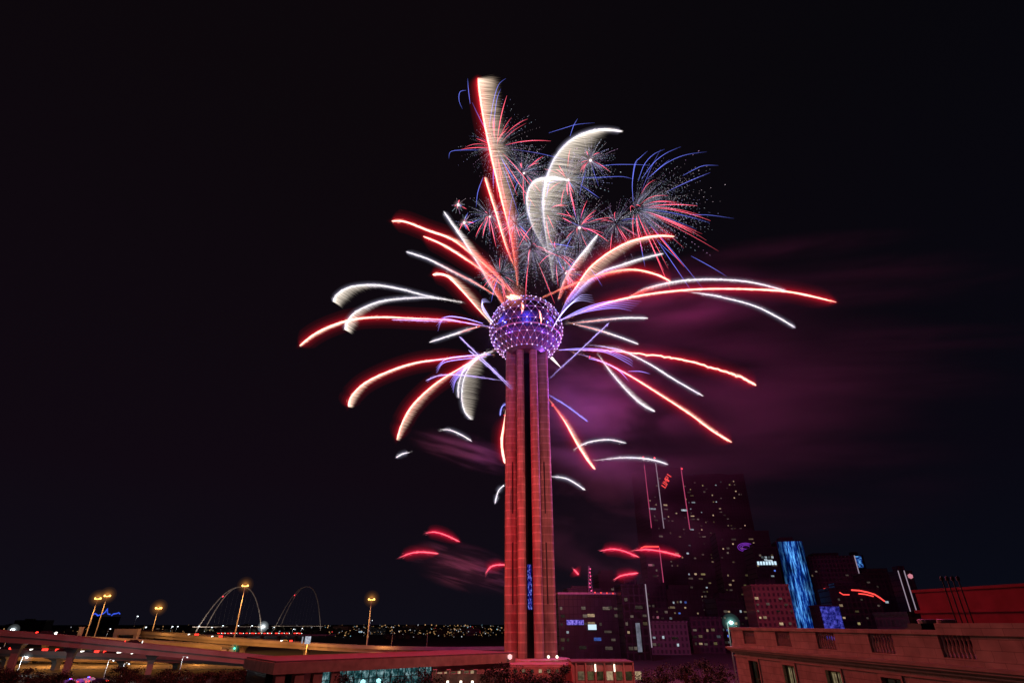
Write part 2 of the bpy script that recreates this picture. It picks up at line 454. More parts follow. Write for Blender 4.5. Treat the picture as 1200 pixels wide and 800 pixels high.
M_strut = pbr('lattice_aluminium', (.36, .34, .4), .5, .3, noise=.1)
ring(17.9, zc - 5.2, .38, 'rim_ring', M_strut)
ring(14.0, zc + 10.4, .28, 'rim_ring', M_strut)
rows = [radians(a) for a in (-52, -41, -30, -19.5, -9, 1.5, 12, 22.5, 33, 43, 52)]
NR = 28
node = {}
for i, la in enumerate(rows):
    for j in range(NR):
        t = 2 * pi * (j + .5 * (i % 2)) / NR
        node[i, j] = Vector((BR * cos(la) * cos(t), BR * cos(la) * sin(t), zc + BR * .93 * sin(la)))
lat = MB(); r = .10
for i in range(len(rows)):
    for j in range(NR):
        if i % 2 == 0 or i in (0, len(rows) - 1): lat.tube([node[i, j], node[i, (j + 1) % NR]], r, 4)
        if i + 1 < len(rows):
            k = j if i % 2 == 0 else (j + 1) % NR
            lat.tube([node[i, j], node[i + 1, k]], r, 4)
            k2 = (j - 1) % NR if i % 2 == 0 else j
            lat.tube([node[i, j], node[i + 1, k2]], r, 4)
lat.build('lattice', M_strut, tower)
M_node = emit('pale_violet_bulb', (.74, .62, 1.0), 2.0)
M_nodeb = emit('blue_bulb', (.30, .34, 1.0), 2.0)
M_nodep = emit('pink_bulb', (.85, .28, .75), 1.6)
order = sorted(node.items(), key=lambda kv: kv[1].y)
rest = MB(); first = {}
rn = random.Random(4)
for q, (k, p) in enumerate(order):
    mat = rn.choice([M_node, M_node, M_nodeb, M_nodep]) if p.z > zc - 6 else rn.choice([M_node, M_nodeb, M_nodeb])
    if q < 100:
        if mat.name not in first:
            me = MB().ball((0, 0, 0), .36).build('node_lamp', mat, tower); first[mat.name] = me; me.location = p
        else:
            o = first[mat.name].copy(); COL.objects.link(o); o.parent = tower; o.location = p
    else:
        rest.ball(p, .36)
tag(rest.build('node_lamps_behind', M_node, tower), kind='stuff')
for j in range(6):   # violet floodlights between drum and lattice
    t = 2 * pi * (j + .5) / 6
    light('ball_floodlight', (TX + 17.3 * cos(t), TY + 17.3 * sin(t), zc - 1 + 3 * (j % 2)), (.10, .10, 1), 3600)
    light('ball_floodlight', (TX + 17.0 * cos(t + .5), TY + 17.0 * sin(t + .5), zc - 9), (.30, .08, 1), 900)
mast = MB().tube([(0, 0, zc + 13), (0, 0, zc + 19)], .15, 6).build('mast', M_strut, tower)

# ------------------------------------------------------------------ fireworks
SCOL = {'cream': (.95, .70, .52), 'white': (.80, .72, .70), 'salmon': (1.1, .16, .12), 'violet': (.38, .28, 1.0), 'red': (1.0, .05, .09), 'blue': (.16, .20, .95)}


def catmull(pts, n):
    P = [pts[0]] + list(pts) + [pts[-1]]; out = []; segs = len(pts) - 1
    for i in range(n + 1):
        u = i / n * segs; k = min(int(u), segs - 1); t = u - k
        p0, p1, p2, p3 = P[k], P[k + 1], P[k + 2], P[k + 3]
        out.append(tuple(.5 * (2 * b + (c - a) * t + (2 * a - 5 * b + 4 * c - d) * t * t + (3 * b - a - 3 * c + d) * t ** 3) for a, b, c, d in zip(p0, p1, p2, p3)))
    return out


def lerp(a, b, t): return tuple(x + (y - x) * t for x, y in zip(a, b))


def sampler(vals):
    def f(s):
        u = s * (len(vals) - 1); k = min(int(u), len(vals) - 2); return vals[k] + (vals[k + 1] - vals[k]) * (u - k)
    return f


def smooth3(x): x = max(0, min(1, x)); return x * x * (3 - 2 * x)


def comet(kind, pts, wid, D0, D1, label, root=None, rext=.35, core=1.0, bright=1.0, cb=1.0, wavy=0, drift=(1, -.22), glow=True, fade_root=.25, seed=[0]):
    """a firework comet: a burning star's path (core), emissive shells painting its bloom, and the curtain of sparks it shed into the wind"""
    seed[0] += 1; rr = random.Random(seed[0] * 17 + 3)
    L = sum(sqrt((pts[i + 1][0] - pts[i][0]) ** 2 + (pts[i + 1][1] - pts[i][1]) ** 2) for i in range(len(pts) - 1))
    n = max(10, int(L / 3)); q = catmull(pts, n)
    if wavy: q = [(x + rr.gauss(0, wavy) * (i > 3), y + rr.gauss(0, wavy) * (i > 3)) for i, (x, y) in enumerate(q)]
    W = [at(x, y, D0 + (D1 - D0) * smooth3(i / n)) for i, (x, y) in enumerate(q)]
    base = W[0]
    o = empty('firework_comet', base, label, 'firework', 'comets fanning out from the tower top')
    W = [p - base for p in W]; mp_at = lambda s: mpp(base + W[min(n, int(s * n))])
    cc = {'R': (1.8, 1.22, .92), 'W': (1.15, 1.02, 1.05), 'B': (.45, .42, 1.5), 'L': (1.6, .22, .3), 'V': (.8, .6, 1.3)}[kind]
    rc = {'salmon': (1.5, .42, .30), 'violet': (.6, .42, 1.3), 'none': cc}[root or 'none']
    cols = []; rad = []
    for i in range(n + 1):
        s = i / n
        c = lerp(rc, cc, smooth3((s - rext * .6) / max(.05, rext * .8))) if root else cc
        f = (.35 + .65 * smooth3(s / fade_root)) if fade_root else 1
        cols.append(tuple(x * bright * f * (.9 + .2 * rr.random()) for x in c))
        tp = min(1, .25 + 2.5 * s) * min(1, .15 + (1 - s) * 14)
        rad.append((.7 if kind == 'W' else .66 if kind == 'L' else .82) * core * rr.uniform(.82, 1.15) * mp_at(s) * tp * (.55 + .45 * smooth3(s * 1.6)))
    MB().tube(W, rad, 6, cols).build('burning_core', M_CORE, o, smooth=True)
    if glow:  # bloom and lit smoke round the trail, put in as nested emissive shells
        gin = {'R': (1, .015, .035), 'W': (.75, .72, 1), 'B': (.15, .18, 1), 'L': (1, .01, .06), 'V': (.4, .25, 1)}[kind]
        kr = {'R': ((2.0, .13), (3.1, .060), (4.5, .026), (6.4, .014), (9.5, .0055), (14, .0022)), 'L': ((1.8, .17), (2.8, .08), (4.2, .035), (6.2, .014), (9, .006)), 'W': ((1.5, .10), (2.3, .045), (3.5, .016), (5.2, .005)), 'B': ((1.5, .05), (2.6, .015)), 'V': ((1.4, .04), (2.4, .012))}[kind]
        pr = None
        for gi, (gr, ge) in enumerate(kr):
            k0 = max(0, int(n * .12)); G = W[k0:]
            gradii = []
            for i in range(len(G)):
                s = (i + k0) / n; e_ = min(1, i / max(1, len(G) - 1) * 5 + .08); e2 = min(1, (1 - s) * n * 3 / (gr * 2) + .35)
                gradii.append(gr * mp_at(s) * e_ ** .5 * e2)
            if len(G) > 2:
                d = (G[-1] - G[-2]).normalized(); G = G + [G[-1] + d * gr * .5 * mp_at(1)]; gradii.append(.05)
            st_ = 1
            g = MB().tube(G[::2] + [G[-1]], gradii[::2] + [.04], 10).build('glow', glow_mat('glow_%s_%d' % (kind, gi), gin, ge), pr or o, smooth=True)
            if pr is None: pr = g
    fz = MB(); sg_ = {'R': (1.2, .5, .35), 'W': (.75, .68, .7), 'B': (.3, .3, 1), 'L': (1, .12, .2), 'V': (.4, .3, 1)}[kind]
    for k in range(int(L * 1.6)):   # loose embers straggling behind the star
        u = rr.random() * (n - 1); i = int(u); p = W[i].lerp(W[i + 1], u - i); m = mp_at(u / n); tn = (W[i + 1] - W[i]).normalized()
        off = Vector((rr.gauss(0, 1), rr.gauss(0, 1), rr.gauss(0, 1))) * m * .9
        a_ = rr.uniform(.08, .5) * min(1, .3 + 2 * u / n); ln = rr.uniform(1.5, 6) * m; q0 = p + off; q1 = q0 - tn * ln + Vector((.25, 0, -.1)) * ln * rr.random()
        fz.tube([q0, q0.lerp(q1, .5), q1], [.1 * m, .22 * m, .05 * m], 3, [tuple(c * a_ for c in sg_), tuple(c * a_ * .7 for c in sg_), (0, 0, 0)])
    tag(fz.build('loose_embers', M_SPARK, o), kind='stuff')
    if wid:
        wf_ = sampler(wid); wf = lambda s_: wf_(s_) * 1.15; mb = MB(); nn = int(L * 10)
        dx, dz = drift
        for k in range(nn):
            s = (k + rr.random()) / nn; u = s * n; i = min(int(u), n - 1); p = W[i].lerp(W[i + 1], u - i)
            wpx = wf(s)
            if wpx < .6: continue
            m = mp_at(s)
            c = SCOL[{'R': 'cream', 'W': 'white', 'B': 'violet', 'L': 'red', 'V': 'violet'}[kind]]
            if kind == 'W' and wpx > 9: c = (.82, .71, .59)
            if root:
                c = lerp(SCOL[root if root != 'none' else 'cream'], c, smooth3((s - rext * .75) / (rext * .9)))
            ln = wpx * m * rr.uniform(.78, 1.14); dv = Vector((dx, rr.uniform(-.25, .25), dz + rr.uniform(-.07, .07)))
            a = .052 * cb * rr.uniform(.5, 1.2) * (.85 + .12 * sin(s * L * 1.3) + .12 * sin(s * L * 2.9 + 1) )
            p = p + Vector((rr.uniform(-.3, .6) * m, rr.uniform(-1, 1) * m, rr.uniform(-.5, .5) * m))
            th = m * rr.uniform(.28, .50)
            P = [p, p + dv * ln * .35, p + dv * ln * .75 + Vector((0, 0, -.01 * ln)), p + dv * ln + Vector((0, 0, -.04 * ln))]
            C = [tuple(x * a * f for x in c) for f in (1.9, .95, .42, .0)]
            mb.tube(P, [th * .8, th, th, th * .4], 3, C)
        if mb.v: tag(mb.build('spark_curtain', M_SPARK, o), kind='stuff')
    return o


D = 246
comet('R', [(606, 334), (599, 280), (588, 235), (575, 180), (565, 130), (560, 92)], [1, 8, 15, 19, 21, 21], D + 4, 236, 'tallest comet, standing nearly upright with a broad cream curtain and red left rim', 'salmon', .3, 1.1, cb=1.0, drift=(1, -.02))
comet('R', [(604, 316), (592, 286), (580, 246), (568, 208)], [0, 3, 4, 3], D - 6, 226, 'short red rimmed streak hugging the left side of the tallest comet', 'salmon', .3, .9)
comet('W', [(648, 330), (640, 280), (636, 240), (640, 210), (652, 182), (672, 162), (700, 152), (728, 154)], [0, 10, 24, 38, 36, 26, 14, 2], D + 12, 268, 'white crescent comet, upper of two, curling right over the ball', None, .3, .5, cb=.82, drift=(1, -.12), fade_root=.5)
comet('W', [(640, 296), (625, 268), (618, 245), (618, 226), (626, 212), (642, 208), (664, 211)], [1, 12, 24, 27, 24, 14, 2], D - 2, 240, 'white crescent comet, lower of two, hooking over like a cane', None, .3, .5, cb=.82, drift=(1, -.10), fade_root=.4)
comet('R', [(596, 340), (580, 322), (560, 304), (530, 281), (501, 270), (475, 260), (459, 259)], [2, 7, 12, 11, 7, 3, 1], D - 4, 214, 'red rimmed comet reaching farthest up and left, ending in a blunt tip', 'salmon', .42, 1.15, cb=1.15)
comet('R', [(590, 336), (565, 317), (540, 300), (517, 286), (496, 277)], [2, 5, 6, 5, 1], D + 3, 232, 'red rimmed comet just below the farthest upper left one', 'salmon', .4, 1.1, cb=1.1)
comet('W', [(590, 358), (578, 340), (562, 312), (545, 285), (532, 266), (520, 248)], [2, 9, 12, 9, 5, 1], D - 2, 232, 'pale blue white spear pointing up left with salmon root', 'salmon', .42, .8, cb=1.15)
comet('W', [(578, 345), (555, 331), (528, 317), (500, 303), (476, 295)], [2, 5, 5, 4, 1], D - 2, 240, 'thin white streak slanting up left between two red rimmed comets', 'salmon', .5, .8)
comet('R', [(575, 379), (562, 364), (542, 341), (526, 325), (515, 321), (507, 322)], [2, 9, 12, 9, 6, 3], D - 8, 220, 'short red comet left of the ball with a bright hooked tip', 'none', .1, 1.3, bright=1.1)
comet('W', [(541, 354), (520, 350), (498, 346), (467, 338), (438, 333.6), (411, 336), (396, 344), (390, 353)], [1, 2, 3, 4, 6, 11, 14, 11], D + 8, 262, 'white arched comet, highest on the left, bending over far from the ball', None, .3, .9, drift=(.9, -.55), fade_root=.5)
comet('W', [(541, 354), (506, 349), (480, 349), (446, 353), (419, 364), (407, 376), (404, 386)], [1, 2, 3, 5, 9, 12, 9], D + 10, 274, 'white arched comet just under the highest left one', None, .3, .9, drift=(.9, -.5), fade_root=.5)
comet('R', [(595, 388), (564, 381), (522, 375), (485, 373), (446, 371.5), (414, 374), (390, 381), (369, 391), (351, 405)], [0, 1, 1, 2, 3, 4, 5, 5, 2], D - 4, 232, 'long red comet reaching farthest left, gently arched', 'violet', .3, 1.15)
comet('V', [(522, 377), (492, 375.5), (459, 374.5)], None, D + 4, 246, 'thin pale violet line lying along the longest left comet', core=.6)
comet('W', [(562, 382), (545, 387), (527, 393), (503, 401)], [1, 3, 3, 1], D - 4, 232, 'short white spear pointing down left from the ball', 'salmon', .4, .8)
comet('R', [(578, 416), (548, 417.5), (516, 421), (485, 425.5), (453, 436), (427, 449), (412, 464), (408, 476)], [0, 1, 2, 4, 5, 6, 8, 5], D - 2, 222, 'red comet arching down left, middle of the three long left ones', 'violet', .28, 1.2)
comet('R', [(580, 410), (562, 418), (543, 429), (511, 449), (485, 473), (472, 494), (465, 515)], [0, 1, 3, 6, 9, 8, 3], D - 4, 206, 'red comet falling steepest on the left, its tip lowest', 'violet', .3, 1.2)
comet('W', [(577, 411), (562, 417), (550, 430), (543, 446), (541, 465), (544, 481), (551, 491)], [1, 8, 15, 18, 17, 11, 3], D + 10, 254, 'broad cream drooping comet curling down beside the left of the shaft', None, .3, .55, cb=.85, drift=(1, -.2))
comet('W', [(572, 411), (556, 420), (543, 434), (537, 452), (537, 466)], [0, 3, 4, 4, 1], D - 8, 226, 'thin pale streak doubling the outer edge of the drooping cream comet', None, .3, .6, cb=.7)
comet('V', [(600, 454), (570, 425), (538, 394)], None, 234, 228, 'straight pale violet streak crossing down onto the shaft, longer of two', core=.75)
comet('V', [(599, 456), (575, 432), (549, 410)], None, 234, 230, 'straight pale violet streak crossing down onto the shaft, shorter of two', core=.6)
comet('V', [(596, 447), (564, 442), (537, 439), (514, 440), (499, 446)], None, 234, 228, 'flat violet streak arching left from the shaft below the ball', core=.65)
comet('R', [(592.5, 480), (590, 500), (588, 515), (589, 530), (592, 543)], None, 252, 250, 'short red rimmed comet falling straight down the left edge of the shaft', core=1.7)
comet('B', [(594, 472), (588, 477), (586, 487)], None, 250, 250, 'tiny pale blue hook on the left edge of the shaft', core=.8)
# right side
comet('W', [(654, 350), (661, 329), (675, 306), (688, 290), (700, 275)], [2, 7, 9, 6, 1], D + 6, 250, 'white spear pointing up right above the ball', 'salmon', .42, .8, cb=1.15)
comet('R', [(655, 372), (664, 352), (676, 335), (691, 314), (714, 295.6), (740, 282.5), (768, 276.5), (790, 277)], [1, 7, 12, 14, 12, 8, 4, 1], D - 2, 232, 'red rimmed comet arching highest on the right over its own cream curtain', 'violet', .25, 1.15, cb=1.1, drift=(.8, -.5))
comet('W', [(668, 352), (686, 332), (706, 318), (729, 310), (751, 303), (777, 297)], [1, 5, 7, 6, 4, 1], D, 234, 'straight white spear just under the highest right comet', 'violet', .4, .8, drift=(.6, -.7))
comet('R', [(636, 348), (661, 337), (687, 327), (717, 318.5), (744, 316), (770, 322), (786, 330)], [1, 3, 6, 5, 3, 2, 1], D - 6, 216, 'salmon comet bowing over right below the white spear', 'salmon', .6, 1.25, drift=(.5, -.8))
comet('W', [(735, 349), (752, 340), (775, 333), (807, 328), (845, 327.5), (882, 331), (922, 341)], [2, 6, 6, 4, 2, 1, 0], D + 16, 240, 'white comet lying along the top of the longest right comet', 'salmon', .25, .9, drift=(-.3, -.9))
comet('R', [(664, 373), (685, 364), (714, 354), (751, 346), (789, 341), (830, 338.5), (882, 339), (928, 342.5), (980, 354)], [0, 1, 3, 3, 2, 1, 1, 0, 0], D, 226, 'longest red comet, reaching farthest right', 'violet', .22, 1.2, drift=(.3, -.9))
comet('W', [(800, 341.5), (822, 344), (845, 348), (883, 358), (912, 372), (932, 384)], [0, 1, 1, 1, 1, 0], 238, 250, 'white streak curving down under the longest right comet', None, .3, .9, drift=(-.5, -.8))
comet('W', [(665, 379), (695, 376), (729, 372.5), (759, 372.5)], [0, 1, 2, 1], D, 240, 'short level white spear right of the ball', 'salmon', .5, .85, drift=(.3, -.9))
comet('W', [(665, 378), (695, 385), (721, 393), (748, 403)], [0, 1, 2, 1], D, 232, 'short white streak slanting down right from the ball middle', 'salmon', .5, .85, drift=(.3, -.9))
comet('V', [(643, 444), (680, 410), (714, 378)], None, 228, 232, 'thin straight violet line crossing up right past the ball', core=.55)
comet('R', [(654, 410), (685, 410), (714, 411), (744, 414), (777, 417.5), (807, 423), (845, 434), (868, 442), (886, 452)], [0, 1, 1, 1, 1, 1, 2, 5, 4], D, 232, 'wavering red comet reaching right at the ball foot level', 'violet', .3, 1.15, wavy=.42, drift=(-.4, .8))
comet('W', [(690, 404), (712, 407), (732, 412), (762, 427), (789, 444), (823, 463.5)], [0, 1, 1, 2, 3, 2], D + 4, 252, 'white comet curving down right under the wavering red one', 'violet', .35, .9, drift=(1, -.3))
comet('R', [(672, 413), (702, 422), (736, 439), (770, 460), (807, 484), (834, 504), (857, 518)], [0, 1, 2, 3, 4, 4, 1], D - 4, 212, 'long straight red comet falling to the lower right', 'violet', .3, 1.2, drift=(.7, .6))
comet('W', [(700, 414), (714, 434), (732, 455), (751, 473), (767, 482)], [0, 3, 5, 6, 1], D + 6, 262, 'blurred cream comet dropping steeply between white and red right comets', None, .3, .9, drift=(1, .2))
comet('R', [(642, 467), (661, 492.5), (676, 519), (688, 538), (697, 549.5)], [1, 4, 5, 3, 1], 252, 238, 'red comet falling steeply beside the right edge of the shaft', 'salmon', .2, 1.3, drift=(1, .3))
comet('B', [(642, 462), (665, 476), (689, 494)], None, 250, 246, 'thin pale blue streak leaving the right edge of the shaft', core=.7)
for pts, D0, D1, lb in (([(672, 527), (684, 520), (696, 516.5), (714, 515), (734, 519)], 230, 226, 'short white arc crossing the red comet right of the shaft'),
                        ([(695, 539.4), (732, 536), (762, 538), (783, 544)], 262, 270, 'flat white arc over the downtown towers'),
                        ([(645, 558), (665, 561), (686, 574)], 252, 262, 'white arc starting at the right edge of the shaft'),
                        ([(591, 568), (584, 575), (580, 590)], 240, 236, 'small white arc curling down left of the shaft'),
                        ([(516, 503), (528, 504), (542, 510), (553, 517)], 236, 240, 'white arc left of the shaft below the drooping comet'),
                        ([(480, 530), (472, 531.5), (464, 536)], 250, 252, 'smallest white dash, far left below the red comets')):
    comet('W', pts, None, D0, D1, lb, core=.95, fade_root=0)
for pts, D0, D1, lb in (([(499, 624.5), (509, 623), (522, 626.6), (539, 634.5)], 245, 240, 'low red arc left of the shaft, upper of two'),
                        ([(468, 653), (481, 648), (495, 646.4), (514, 648.4)], 238, 236, 'low red arc left of the shaft, lower of two'),
                        ([(569, 672), (574, 664.5), (583, 661.5), (593, 661.5)], 250, 252, 'low red arc touching the left edge of the shaft'),
                        ([(703, 645.4), (716, 643), (730, 645), (749, 652.6)], 300, 296, 'low red arc over downtown, left of two that touch'),
                        ([(740, 645), (757, 643.5), (777, 646), (798, 651.5)], 310, 306, 'low red arc over downtown, right of two that touch'),
                        ([(719, 679), (727, 674.5), (739, 672), (748, 671)], 300, 298, 'lowest red arc, above the slim dark tower'),
                        ([(672, 666), (678, 673)], 310, 310, 'tiny red dash above the dark hotel roof')):
    comet('L', pts, None, D0, D1, lb, core=1.0, fade_root=0)


def wisps(curves, label, D0, col, core=.45, mult=1.0):
    """a sheaf of thin violet or blue sparks: one thing, each streak a part"""
    o = empty('spark_sheaf', at(*curves[0][0], D0), label, 'firework', 'sheaves of fine violet sparks')
    base = Vector(o.location); rr = random.Random(len(label))
    for c in curves:
        q = catmull(c, 14); d1 = D0 + rr.uniform(-14, 14)
        W = [at(x, y, D0 + (d1 - D0) * i / 14) - base for i, (x, y) in enumerate(q)]
        m = mpp(base)
        cols = [tuple(x * mult * (.12 + .6 * sin(pi * min(1, .15 + i / 16))) for x in col) for i in range(15)]
        MB().tube(W, [.72 * core * m * (.4 + .6 * sin(pi * (i + 1) / 16)) for i in range(15)], 4, cols).build('spark_streak', M_SPARK, o)
    return o


VI = (.34, .26, 1.0); PB = (.55, .5, 1.1)
wisps([[(560, 381), (540, 377), (520, 374), (513, 380 + i)] for i in (0, 4, 8)] + [[(566, 379), (545, 373), (524, 371), (515 - i, 374 + i * 2)] for i in (0, 2, 4)], 'violet sparks curling left of the ball along the longest comet', 238, VI, .6)
wisps([[(575, 415), (545, 417), (522, 421), (511, 431 + i * 3)] for i in range(3)] + [[(570, 418), (540, 421), (520, 425), (512, 433 + i * 4)] for i in range(2)], 'violet sparks curling off the middle left comet', 238, VI, .6)
wisps([[(560, 420), (545, 430 + i), (534, 438 + i * 2), (527 + i, 448 + i * 3)] for i in range(5)], 'violet sparks drooping off the steepest left comet', 232, VI, .6, 1.2)
wisps([[(578, 378), (571 - i, 367), (566 - i * .6, 358), (565 + i * .8, 351 + i), (570 + i * 1.6, 350 + i * 1.4)] for i in range(4)], 'pale curl of sparks on the left shoulder of the ball', 236, PB, .7, .8)
wisps([[(646, 388), (655, 372), (668, 357), (681, 346 + i * 2), (694 + i, 346 + i * 3)] for i in range(4)], 'pale curl of sparks on the right shoulder of the ball', 236, PB, .7, .8)
wisps([[(655, 376), (680, 367 - i * 1.1), (706, 362 - i * 1.9), (724 + i, 361 - i * 2.3), (740 + 3 * i, 364 - i * 2.7)] for i in range(5)], 'long fan of violet sparks right of the ball', 240, VI, .75, 1.1)
wisps([[(655, 410), (680, 408 + i), (710, 410 + i * 1.5), (735, 419 + i * 3), (742, 424 + i * 3)] for i in range(3)], 'violet sparks trailing right at the ball foot', 240, VI, .6)
wisps([[(690, 420), (706, 424), (724, 433), (736 + i, 445 + i * 2)] for i in range(2)] + [[(736, 435), (750, 435), (762, 438)]], 'violet sparks under the lower right comets', 240, VI, .6)
wisps([[(741, 210), (744, 192), (751, 184), (759, 177)], [(748, 212), (755, 193), (766, 181), (779, 175)], [(752, 210), (765, 192), (780, 180), (798, 172)], [(758, 210), (780, 192), (802, 182), (828, 178)], [(800, 206), (815, 198), (826, 194), (842, 194)], [(742, 236), (741, 215), (744, 195), (747, 190)], [(764, 205), (775, 195), (785, 187)]], 'fan of thin blue sparks highest on the right', 258, SCOL['blue'], .36, 1.1)
wisps([[(643, 156), (662, 150), (676, 146), (697, 144)], [(668, 160), (672, 148), (677, 139)], [(700, 195), (720, 193), (745, 193), (765, 194)], [(676, 208), (700, 208), (728, 207), (742, 210)]], 'thin blue sparks behind the upper white crescent', 262, SCOL['blue'], .34, 1.0)
wisps([[(551, 122), (549, 106), (548, 92)], [(546, 106), (539, 108), (538, 118), (542, 128)], [(573, 150), (578, 120), (584, 100), (593, 92)], [(578, 150), (582, 118), (587, 104)], [(560, 176), (540, 176), (528, 178), (526, 186)], [(566, 208), (560, 225), (558, 243)]], 'thin blue sparks curling round the head of the tallest comet', 252, SCOL['blue'], .36, 1.0)
wisps([[(808, 252), (830, 252), (860, 256)], [(810, 300), (832, 312), (852, 324)], [(772, 284), (784, 295), (797, 306)], [(690, 312), (700, 326), (706, 336)], [(750, 282), (753, 298), (756, 313)], [(600, 232), (596, 262), (600, 290)], [(622, 236), (618, 256)]], 'scattered thin blue streaks right of the burst field', 256, SCOL['blue'], .34, .85)


def burst(cx, cy, Dd, Rp, ns, nred, label, star=1.0, seed=1, bias=(0, 0, 0), redlen=(.5, 1.1), tone=(.42, .46, .52)):
    rr = random.Random(seed); c0 = at(cx, cy, Dd); m = mpp(c0)
    o = empty('firework_burst', c0, label, 'firework', 'crackling bursts above the ball')
    B = Vector(bias)

    def rdir():
        while True:
            v = Vector((rr.gauss(0, 1), rr.gauss(0, 1), rr.gauss(0, 1)))
            v = v.normalized() + B
            if v.length > .35: return v.normalized() * min(1.15, v.length)
    if star:
        MB().ball((0, 0, 0), 1.35 * m * star, (1.6, 1.45, 1.4)).build('star', M_CORE, o, smooth=True)
        halo(o, (0, 0, 0), m * star, (1, .65, .72), 'star_glow', ((1.8, .08), (2.6, .03), (3.8, .010), (5.4, .003)))
    mb = MB()
    for k in range(int(ns * 2.1)):
        d = rdir() * Rp * m * rr.uniform(.4, 1.05); g = rr.uniform(.04, .22) * Rp * m
        s0 = rr.uniform(.12, .5); cc = rr.choice([tone, (.30, .30, .62), (.52, .40, .46), (.30, .40, .50), (.40, .22, .42)])
        wob = Vector((rr.gauss(0, .07), rr.gauss(0, .07), rr.gauss(0, .07))) * Rp * m
        f = lambda s: d * s + wob * s * s + Vector((.08 * Rp * m * s * s, 0, -g * s * s))
        b_ = rr.uniform(.3, 1.2) * rr.uniform(.5, 1)
        s9 = rr.uniform(.30, .60); s0 = min(s0, s9 - .08)                                     # fine unbroken tail, then it crackles into dots
        P = [f(s0 + (s9 - s0) * q / 5) for q in range(6)]; t = m * rr.uniform(.10, .20)
        mb.tube(P, [t * .4, t, t, t, t, t * .5], 3, [tuple(x * b_ * .36 * f_ for x in cc) for f_ in (.2, .8, 1, .9, .7, .4)])
        nd = rr.randint(4, 11)
        for q in range(nd):
            s_ = s9 + (1.02 - s9) * (q + rr.uniform(0, .8)) / nd; s2 = s_ + .02 * rr.uniform(.6, 1.6) * 30 / Rp
            t = m * rr.uniform(.18, .38); bq = b_ * rr.uniform(.3, 1.4)
            mb.tube([f(s_), f((s_ + s2) / 2), f(s2)], [t * .5, t, t * .4], 3, [tuple(x * bq * .8 for x in cc)] * 3)
    if mb.v: tag(mb.build('silver_sparks', M_SPARK, o), kind='stuff')
    for nm, cnt, cl in (('red_streak', int(nred * 1.5), (1.15, .12, .20)), ('blue_streak', int(nred * .4), (.11, .12, .60))):
        for k in range(cnt):
            d = rdir() * Rp * m * rr.uniform(*redlen); g = rr.uniform(.1, .5) * Rp * m; s0 = rr.uniform(.12, .45); P = []; C = []
            if nm[0] == 'b': d *= 1.15
            bb = rr.uniform(.45, 1.15)
            for q in range(11):
                s_ = s0 + (1 - s0) * q / 10; P.append(d * s_ + Vector((.12 * Rp * m * s_ * s_, 0, -g * s_ * s_))); f = sin(pi * (q + 1.2) / 12.4)
                C.append(tuple(x * bb * f for x in cl))
            w_ = rr.uniform(.24, .42)
            MB().tube(P, [m * w_ * (.4 + .6 * sin(pi * (q + 1) / 12)) for q in range(11)], 4, C).build(nm, M_SPARK, o)
    return o


burst(582, 174, 250, 58, 100, 13, 'wide red and silver burst behind the head of the tallest comet', 0, 11, (.12, 0, .02), (.6, 1.2))
burst(614, 203, 246, 40, 130, 4, 'silver burst right of the tallest comet with small star', .8, 12)
burst(666, 211, 236, 42, 120, 8, 'bright star burst at the tip of the lower white crescent', 1.0, 13)
burst(692, 188, 236, 32, 90, 5, 'bright star burst under the upper white crescent', 1.1, 14)
burst(679, 267, 240, 46, 120, 9, 'bright star burst above the white spear on the right', 1.1, 15, (.1, 0, 0))
burst(746, 246, 250, 72, 190, 16, 'widest burst, thrown right in red and silver brush strokes', 0, 16, (.75, 0, .12), (.6, 1.15))
burst(722, 262, 262, 40, 90, 4, 'dim silver burst between the right star burst and the widest burst', 0, 22)
burst(574, 254, 248, 32, 90, 7, 'small star burst left of the tallest comet', .8, 17)
burst(537, 240, 250, 10, 8, 3, 'lone bright star with tiny rays, farthest left', 1.1, 18)
burst(544, 261, 250, 14, 14, 5, 'lone star with short rays beside the small left burst', 1.1, 19)
burst(587, 322, 252, 36, 110, 7, 'silver burst just above the left shoulder of the ball', 0, 20, (0, 0, .1), (.3, .8))
burst(663, 320, 254, 30, 90, 8, 'small pink burst above the right shoulder of the ball', .7, 21, (0, 0, .1), (.3, .8))
burst(624, 290, 258, 52, 200, 4, 'dim silver burst straight above the ball', 0, 23)
burst(652, 296, 262, 34, 120, 5, 'dim burst just over the salmon comet root, between ball and right star burst', 0, 26)
burst(604, 262, 264, 30, 110, 6, 'dim burst hidden behind the foot of the tallest comet curtain', 0, 27)
burst(640, 250, 262, 50, 130, 5, 'dim silver burst behind the lower white crescent', 0, 24)
burst(480, 0, 10, 1, 0, 0, 'x', 0, 25) if 0 else None

# burning flare on the ball's roof
fl = MB(); rr = random.Random(8); c0 = at(601, 348, 236); m = mpp(c0)
fo = empty('roof_flare', c0, 'white hot flare burning on the left of the ball roof', 'firework')
for k in range(26):
    a = rr.uniform(.1, pi - .1); ln = rr.uniform(2, 10) * m * (1.25 if abs(cos(a)) > .6 else .6)
    d = Vector((cos(a) * ln, rr.uniform(-1, 1) * m, sin(a) * ln * .45))
    s = Vector((rr.uniform(-3, 3) * m, rr.uniform(-1, 1) * m, rr.uniform(-4, 1) * m))
    MBc = (2.2, 1.35, .95)
    fl.tube([s, s + d * .5, s + d], [1.7 * m, 1.5 * m, .15 * m], 6, [MBc, MBc, (1.4, .4, .25)])
fl.build('flame', M_CORE, fo, smooth=True)
halo(fo, (0, 0, 0), m, (1, .22, .18), 'flare_glow', ((5, .05), (8, .02), (12, .008), (18, .003)))
